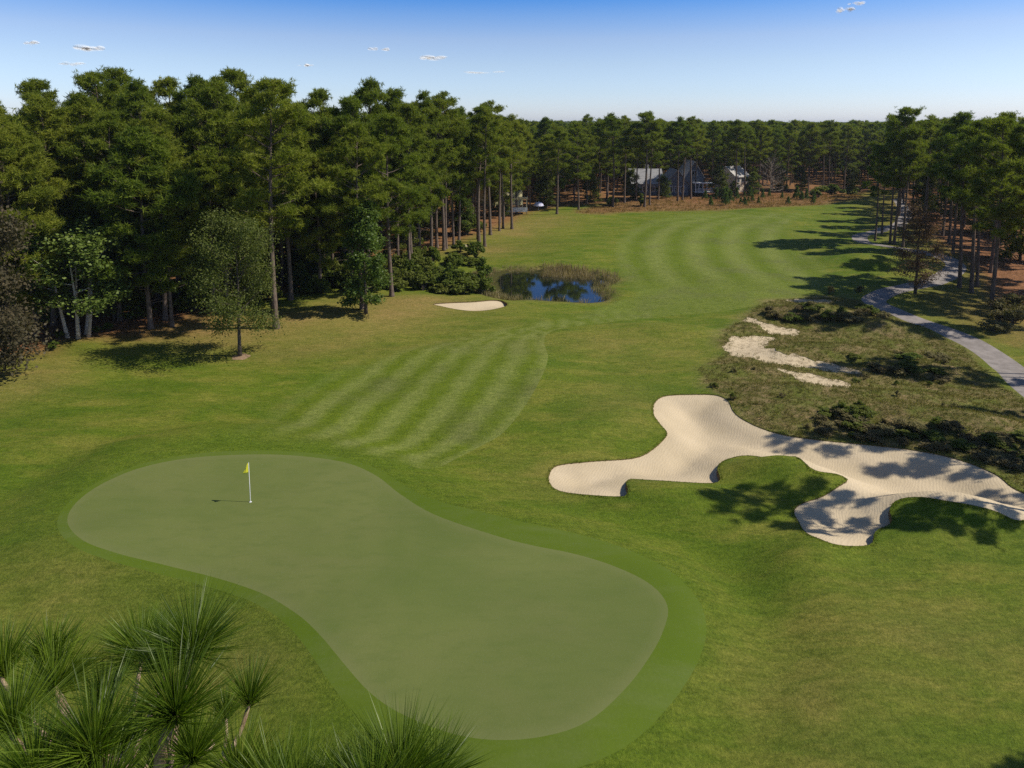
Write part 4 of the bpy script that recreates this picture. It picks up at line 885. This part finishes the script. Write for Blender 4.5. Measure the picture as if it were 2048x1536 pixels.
po.box(X_(1389), X_(1428), -.42, -.3, 1.9, 2.0); po.build('porch', M['white'], hs)
stp = MB()
for k in range(7): stp.box(X_(1432)+k*.5, X_(1432)+k*.5+.55, -.4, 1.2, .1, 1.2-k*.16)
for k in range(8): stp.box(X_(1432)+k*.48, X_(1432)+k*.48+.07, -.5, -.42, .1, 2.3-k*.15)
stp.build('stairs', M['white'], hs); ch = MB(); ch.box(X_(1300), X_(1300)+1, 7.5, 8.5, 5.5, 8.2); ch.build('chimney', M['roof_pale'], hs)
Yc = 199.0; ox = front_x(1484, Yc); h2 = empty('house', (ox, Yc, float(H(ox, Yc))), .5); tag(h2, 'cream walled house with pale roof beside the leafless tree', 'house')
wa, ro = MB(), MB(); wallblock(wa, -2.7, 2.7, 0, 8, 4.8, 7.2, 'x'); gable(ro, -2.7, 2.7, 0, 8, 4.8, 7.5, 'x'); wa.build('wall', M['cream_wall'], h2); ro.build('roof', M['roof_pale'], h2)
for x in (-1.7, 0, 1.7): window(h2, x, 0, 3.1, .9, 1.2)
for x in (-1.6, 1.6): window(h2, x, 0, .8, 1.0, 1.4)
Yc = 168.0; ox = front_x(1018, Yc); h3 = empty('house', (ox, Yc, float(H(ox, Yc))), .65); tag(h3, 'pale yellow house with grey roof half hidden behind the raised deck', 'house')
wa, ro = MB(), MB(); wallblock(wa, -4.2, 4.2, 0, 8, 5.2, 8.0, 'y'); gable(ro, -4.2, 4.2, 0, 8, 5.2, 8.3, 'y'); wa.build('wall', M['yellow_wall'], h3); ro.build('roof', M['roof'], h3)
for x in (-2.8, 0, 2.8): window(h3, x, 0, 3.3, 1.1, 1.3)
Yc = 150.0; ox = front_x(1033, Yc); dk = empty('raised_deck', (ox, Yc, float(H(ox, Yc))), 0); tag(dk, 'raised white deck with pale posts and top beam at the lawn edge', 'deck')
m_ = MB(); m_.box(-2.4, 2.4, 0, 3, .95, 1.15); m_.box(-2.42, 2.42, -.06, 0, .5, 1.5); m_.build('platform', M['white'], dk)
m_ = MB(); [m_.box(-2.3+i*.9, -2.14+i*.9, .05, .2, 1.5, 3.3) for i in range(6)]; [m_.box(-2.3+i*4.5, -2.14+i*4.5, 2.7, 2.85, 1.15, 3.3) for i in range(2)]; m_.build('posts', M['deckwood'], dk)
m_ = MB(); m_.box(-2.5, 2.5, 0, .22, 3.302, 3.52); m_.box(-2.5, 2.5, 2.7, 2.9, 3.302, 3.52); [m_.box(-2.4+i*.6, -2.3+i*.6, -.3, 3.2, 3.523, 3.62) for i in range(9)]; m_.build('pergola_beams', M['deckwood'], dk)
m_ = MB(); [m_.box(-2.3+i*1.5, -2.15+i*1.5, .3, .45, -.2, .95) for i in range(4)]; m_.build('supports', M['grey_wood'], dk)
Yc = 178.0; ox = front_x(868, Yc); h4 = empty('house', (ox, Yc, float(H(ox, Yc))), .3); tag(h4, 'tan house with steep grey gable glimpsed between the pine trunks left of the bank', 'house')
wa, ro = MB(), MB(); wallblock(wa, -3, 3, 0, 8, 6.0, 10.4, 'y'); gable(ro, -3, 3, 0, 8, 6.0, 10.7, 'y'); wa.build('wall', M['cream_wall'], h4); ro.build('roof', M['roof'], h4); window(h4, 0, 0, 6.2, 1.2, 1.4)
x, y = W(1077, 421); um = empty('patio_umbrella', (x, y, float(H(x, y))), 0); tag(um, 'small rounded lavender white patio cover beside the raised deck', 'umbrella')
m_ = MB(); k = 12; V = [(0, 0, 2.0)]; 
for j, (r_, z_) in enumerate([(.6, 1.9), (1.05, 1.55), (1.25, 1.1)]): V += [(r_*math.cos(q*math.pi/6), r_*math.sin(q*math.pi/6), z_+(.05 if q % 2 else 0)) for q in range(k)]
F = [(0, 1+i, 1+(i+1) % k) for i in range(k)]+[(1+j*k+i, 1+(j+1)*k+i, 1+(j+1)*k+(i+1) % k, 1+j*k+(i+1) % k) for j in range(2) for i in range(k)]
m_.add(V, F); m_.build('canopy', M['lavender'], um); m_ = MB(); m_.tube([(0, 0, -.05), (0, 0, 2.1)], [.04, .03], 8); m_.build('pole', M['white'], um)

# ------------------------------------------------------------------ flagstick
x, y = W(501, 1004); z0 = float(H(x, y)); fs = empty('flagstick', (x, y, z0), 0); tag(fs, 'white golf pin with a small drooping yellow flag in the putting green', 'flagstick')
m_ = MB(); m_.tube([(0, 0, -.08), (0, 0, .03), (0, 0, 2.14)], [.016, .016, .011], 10); m_.tube([(0, 0, .0), (0, 0, .05)], [.028, .022], 10); m_.build('pole', M['white'], fs, True)
V, F = [], []; nu, nv_ = 8, 10
for j in range(nv_+1):
    for i in range(nu+1):
        u, v = i/nu, j/nv_; wv = .035*math.sin(u*7+v*2)*u; wd_ = u*(.05+.27*v); V.append((-.012-wd_*.80+wv*.5, -wd_*.55+wv, 2.12-.52*v*(1-.10*u)-u*.03))
F = [(j*(nu+1)+i, j*(nu+1)+i+1, (j+1)*(nu+1)+i+1, (j+1)*(nu+1)+i) for j in range(nv_) for i in range(nu)]
fo = obj('flag', mesh('flag', V, F, [M['flag']], None, True), fs); so = fo.modifiers.new('thick', 'SOLIDIFY'); so.thickness = .004
m_ = MB(); m_.tube([(0, 0, .004), (0, 0, .016)], [.065, .065], 20); m_.build('hole_cup', M['white'], fs)
x, y = W(482, 714); m_ = MB(); a = np.linspace(0, 2*math.pi, 19)[:-1]; rr = .75+.08*np.sin(a*5); zz = float(H(x, y))
ed_ = np.column_stack([x+rr*np.cos(a), y+rr*np.sin(a)]); m_.add([(x, y, zz+.09)]+[(p[0], p[1], float(H(p[0], p[1]))+.012) for p in ed_], [(0, 1+i, 1+(i+1) % 18) for i in range(18)])
tag(m_.build('mulch_ring', M['dirt'], None, True), 'ring of bare brown dirt at the foot of the lone oak', 'mulch ring')

# ------------------------------------------------------------------ near pines seen from above, below the camera
def P3(px, py, dist):                              # a point dist metres away along the line of sight through a pixel
    x, y, z = ray(px, py); v = np.array([float(x), float(y), float(z)]); v /= np.linalg.norm(v); return v*dist+np.array([0, 0, CAM_H])
def tuft_mesh(c, ax, L, n_, seed, spread=1.15, wd=.0034):
    rng = np.random.RandomState(seed); ax = np.array(ax, float); ax /= np.linalg.norm(ax); V = []
    t = np.cross(ax, (1, 0, 0)); t /= np.linalg.norm(t); s = np.cross(ax, t)
    th = spread*np.sqrt(rng.uniform(0.01, 1, n_))*rng.uniform(.85, 1.1, n_); ph = rng.uniform(0, 6.283, n_); st = rng.uniform(-.35, .05, n_)*L*.45; ln = L*rng.uniform(.72, 1.08, n_)
    D = ax*np.cos(th)[:, None]+(t*np.cos(ph)[:, None]+s*np.sin(ph)[:, None])*np.sin(th)[:, None]; B = c+ax*st[:, None]
    g = np.array([0, 0, -1.0]); dr = rng.uniform(.0, .10, n_)*L
    S = np.cross(D, rng.normal(size=D.shape)); S /= np.linalg.norm(S, axis=1)[:, None]; w0 = wd*rng.uniform(.7, 1.2, (n_, 1))
    p1 = B+D*ln[:, None]*.5+g*(dr*.25)[:, None]; p2 = B+D*ln[:, None]+g*dr[:, None]
    V = np.stack([B-S*w0*.5, B+S*w0*.5, p1+S*w0*.5, p2, p1-S*w0*.5], 1).reshape(-1, 3)
    F = []
    for i in range(n_): k_ = i*5; F += [(k_, k_+1, k_+2, k_+4), (k_+4, k_+2, k_+3)]
    return V, F
def near_pine(label, root, trunk_path, tufts, forks):
    e = empty('near_pine', root, 0); tag(e, label, 'pine tree', None); o3 = np.array(root)
    m_ = MB(); m_.tube(np.array(trunk_path)-o3, np.linspace(.16, .030, len(trunk_path)), 10); m_.build('trunk', M['bark'], e, True)
    for P_, r0, r1 in forks:
        P_ = smooth(P_, 4, False); m_ = MB(); rr = np.linspace(r0, r1, len(P_))*(1+.10*np.sin(np.arange(len(P_))*2.3)); m_.tube(P_-o3, rr, 8); m_.build('branch', M['twig'], e, True)
    for i, (c, ax, L, n_, sp) in enumerate(tufts):
        V, F = tuft_mesh(np.array(c), ax, L, n_, 900+i+int(abs(root[0])*10), sp); obj('needle_tuft', mesh('needle_tuft', V-o3, F, [M['needles_near']]), e)
# (column, row, distance, needle length in pixels, leaning, needles)
T = [(386,1300,3.7,118,(.10,0,1),420),(352,1425,3.5,128,(-.05,0,1),440),(500,1402,4.0,82,(.15,.1,1),170),(452,1432,4.3,58,(0,.2,1),150),(100,1312,4.4,70,(0,.1,1),330),
     (110,1372,4.3,100,(.1,0,1),360),(282,1305,4.3,92,(-.15,.1,1),380),(330,1330,4.0,90,(-.3,0,1),260),(185,1500,3.4,130,(-.3,-.1,1),460),(250,1492,3.7,74,(.1,0,1),240),(386,1512,3.6,96,(.2,0,1),260),
     (5,1340,4.3,88,(-.2,0,1),300),(25,1452,4.0,110,(-.1,0,1),340),(70,1560,3.4,105,(-.2,0,1),300),
     (205,1400,4.4,70,(0,0,1),200),(300,1500,4.3,70,(0,0,1),170),(478,1560,3.9,105,(.0,0,1),280),(330,1575,3.9,90,(0,0,1),220),(205,1600,3.4,120,(0,0,1),300),
     (420,1475,4.5,55,(0,0,1),110)]
def tufts_of(lst): return [(P3(px, py, d), ax, lp/FPX*d*1.02, int(n_*1.3), 1.22 if n_ > 300 else .95) for px, py, d, lp, ax, n_ in lst]
rt = P3(250, 1800, 4.4); base = np.array([rt[0]-.1, rt[1], float(H(rt[0]-.1, rt[1]))-.2]); mid_ = P3(255, 1730, 4.2)
trunk = [base+(mid_-base)*u for u in np.linspace(0, 1, 7)]
fk = []
def B3(*l): return np.array([P3(*p) for p in l])
fk.append((B3((255,1730,4.2),(300,1620,3.9),(318,1536,3.65),(333,1470,3.55),(352,1425,3.5)), .034, .016))
fk.append((B3((300,1620,3.9),(335,1540,3.8),(352,1450,3.75),(368,1370,3.72),(386,1300,3.7)), .022, .011))
fk.append((B3((300,1620,3.9),(390,1590,3.85),(440,1530,3.9),(478,1470,4.0),(500,1402,4.0)), .018, .008))
fk.append((B3((440,1530,3.9),(452,1480,4.2),(452,1432,4.3)), .009, .006))
fk.append((B3((255,1730,4.2),(250,1600,3.8),(262,1545,3.6),(215,1520,3.5),(185,1500,3.4)), .028, .012))
fk.append((B3((262,1545,3.6),(252,1515,3.65),(250,1492,3.7)), .012, .008))
fk.append((B3((335,1570,3.8),(372,1535,3.7),(386,1512,3.6)), .012, .008))
hub = (200,1640,4.0)
fk.append((B3((255,1730,4.2), hub, (150,1520,4.1), (125,1420,4.2), (110,1372,4.3)), .024, .010))
for px, py, d, lp, ax, n_ in T:
    if (px, py) in ((386,1300),(352,1425),(500,1402),(452,1432),(185,1500),(250,1492),(386,1512),(110,1372)): continue
    fk.append((B3(hub, ((hub[0]+px)/2+8, (hub[1]+py)/2+10, (hub[2]+d)/2), (px, py+22, d), (px, py, d)), .014, .007))
near_pine('big near pine filling the lower left corner with long glossy needle tufts', tuple(base), trunk, tufts_of(T), fk)
T2 = [(800,1560,3.3,128,(-.1,0,1),420),(865,1565,3.4,110,(.35,0,1),320),(700,1590,3.5,100,(-.2,0,1),240),(745,1600,3.2,110,(0,0,1),260)]
rt = P3(790, 1850, 3.9); base = np.array([rt[0], rt[1], float(H(rt[0], rt[1]))-.2]); mid_ = P3(790, 1760, 3.7); trunk = [base+(mid_-base)*u for u in np.linspace(0, 1, 7)]
fk = [(B3((790,1760,3.7), (795,1660,3.5), (px, py+30, d), (px, py, d)), .02, .01) for px, py, d, *_ in T2]
near_pine('near pine top peeking over the bottom edge below the putting green', tuple(base), trunk, tufts_of(T2), fk)
T3 = [(555,1590,3.7,115,(0,0,1),340),(640,1600,3.8,95,(.1,0,1),280),(600,1625,3.5,120,(0,0,1),300)]
rt = P3(600, 1850, 4.2); base = np.array([rt[0], rt[1], float(H(rt[0], rt[1]))-.2]); mid_ = P3(600, 1760, 4.0); trunk = [base+(mid_-base)*u for u in np.linspace(0, 1, 7)]
fk = [(B3((600,1760,4.0), (600,1680,3.9), (px, py+30, d), (px, py, d)), .02, .01) for px, py, d, *_ in T3]
near_pine('low near pine top between the big near pine and the bottom middle one', tuple(base), trunk, tufts_of(T3), fk)

# ------------------------------------------------------------------ clouds and haze
cl = [(185,98,70,13,'puffy white cloud with grey tail above the left wood'),(868,116,74,12,'brightest small flat cloud above the middle of the wood'),(757,98,46,9,'small dim cloud left of the brightest one'),
      (1688,20,40,10,'small white cloud high over the right side'),(1712,7,34,8,'small cloud just above the high right one'),(62,86,32,8,'tiny grey cloud at the far left'),(145,128,46,7,'faint thin cloud beneath the puffy left one'),(970,144,80,7,'faint long thin cloud right of the brightest one'),(612,131,30,6,'faint wisp above the left wood middle')]
ico = bpy.data.meshes.new('i'); 
import bmesh
for i, (px, py, w_, h, lab) in enumerate(cl):
    D = 9000.0; c = P3(px, py, D); sx, sz = w_/FPX*D/2, h/FPX*D/2; bm = bmesh.new(); rng = random.Random(60+i)
    for k in range(7):
        t = rng.uniform(-.8, .8); r_ = rng.uniform(.3, .55)*(1-.5*abs(t))
        mt = Matrix.Translation((t*sx, rng.uniform(-.4, .4)*sx, rng.uniform(-.3, .3)*sz)) @ Matrix.Diagonal((r_*sx*.9, r_*sx*.6, sz*rng.uniform(.6, 1.2)*(1-.6*abs(t)), 1))
        bmesh.ops.create_icosphere(bm, subdivisions=4, radius=1, matrix=mt)
    me = bpy.data.meshes.new('cloud'); bm.to_mesh(me); bm.free(); me.materials.append(M['cloud']); me.polygons.foreach_set('use_smooth', [True]*len(me.polygons))
    # object-space noise works in cloud-sized units
    o_ = obj('cloud', me); 
    for v in me.vertices: v.co = v.co/sx
    o_.scale = (sx, sx, sx); o_.location = tuple(c); tag(o_, lab, 'cloud')
HAZE = True
if HAZE:
    m_ = MB(); m_.box(-5200, 5200, -450, 5800, -2.5, 46); m = bpy.data.materials.new('haze_air'); m.use_nodes = True; n = m.node_tree.nodes; n.clear()
    o = n.new('ShaderNodeOutputMaterial'); v = n.new('ShaderNodeVolumePrincipled'); v.inputs['Color'].default_value = (.72, .82, 1.0, 1); v.inputs['Density'].default_value = .00011; v.inputs['Anisotropy'].default_value = .2
    m.node_tree.links.new(v.outputs[0], o.inputs['Volume']); tag(m_.build('haze', m), 'thin pale blue air between the camera and the far ridge', None, None, 'stuff')
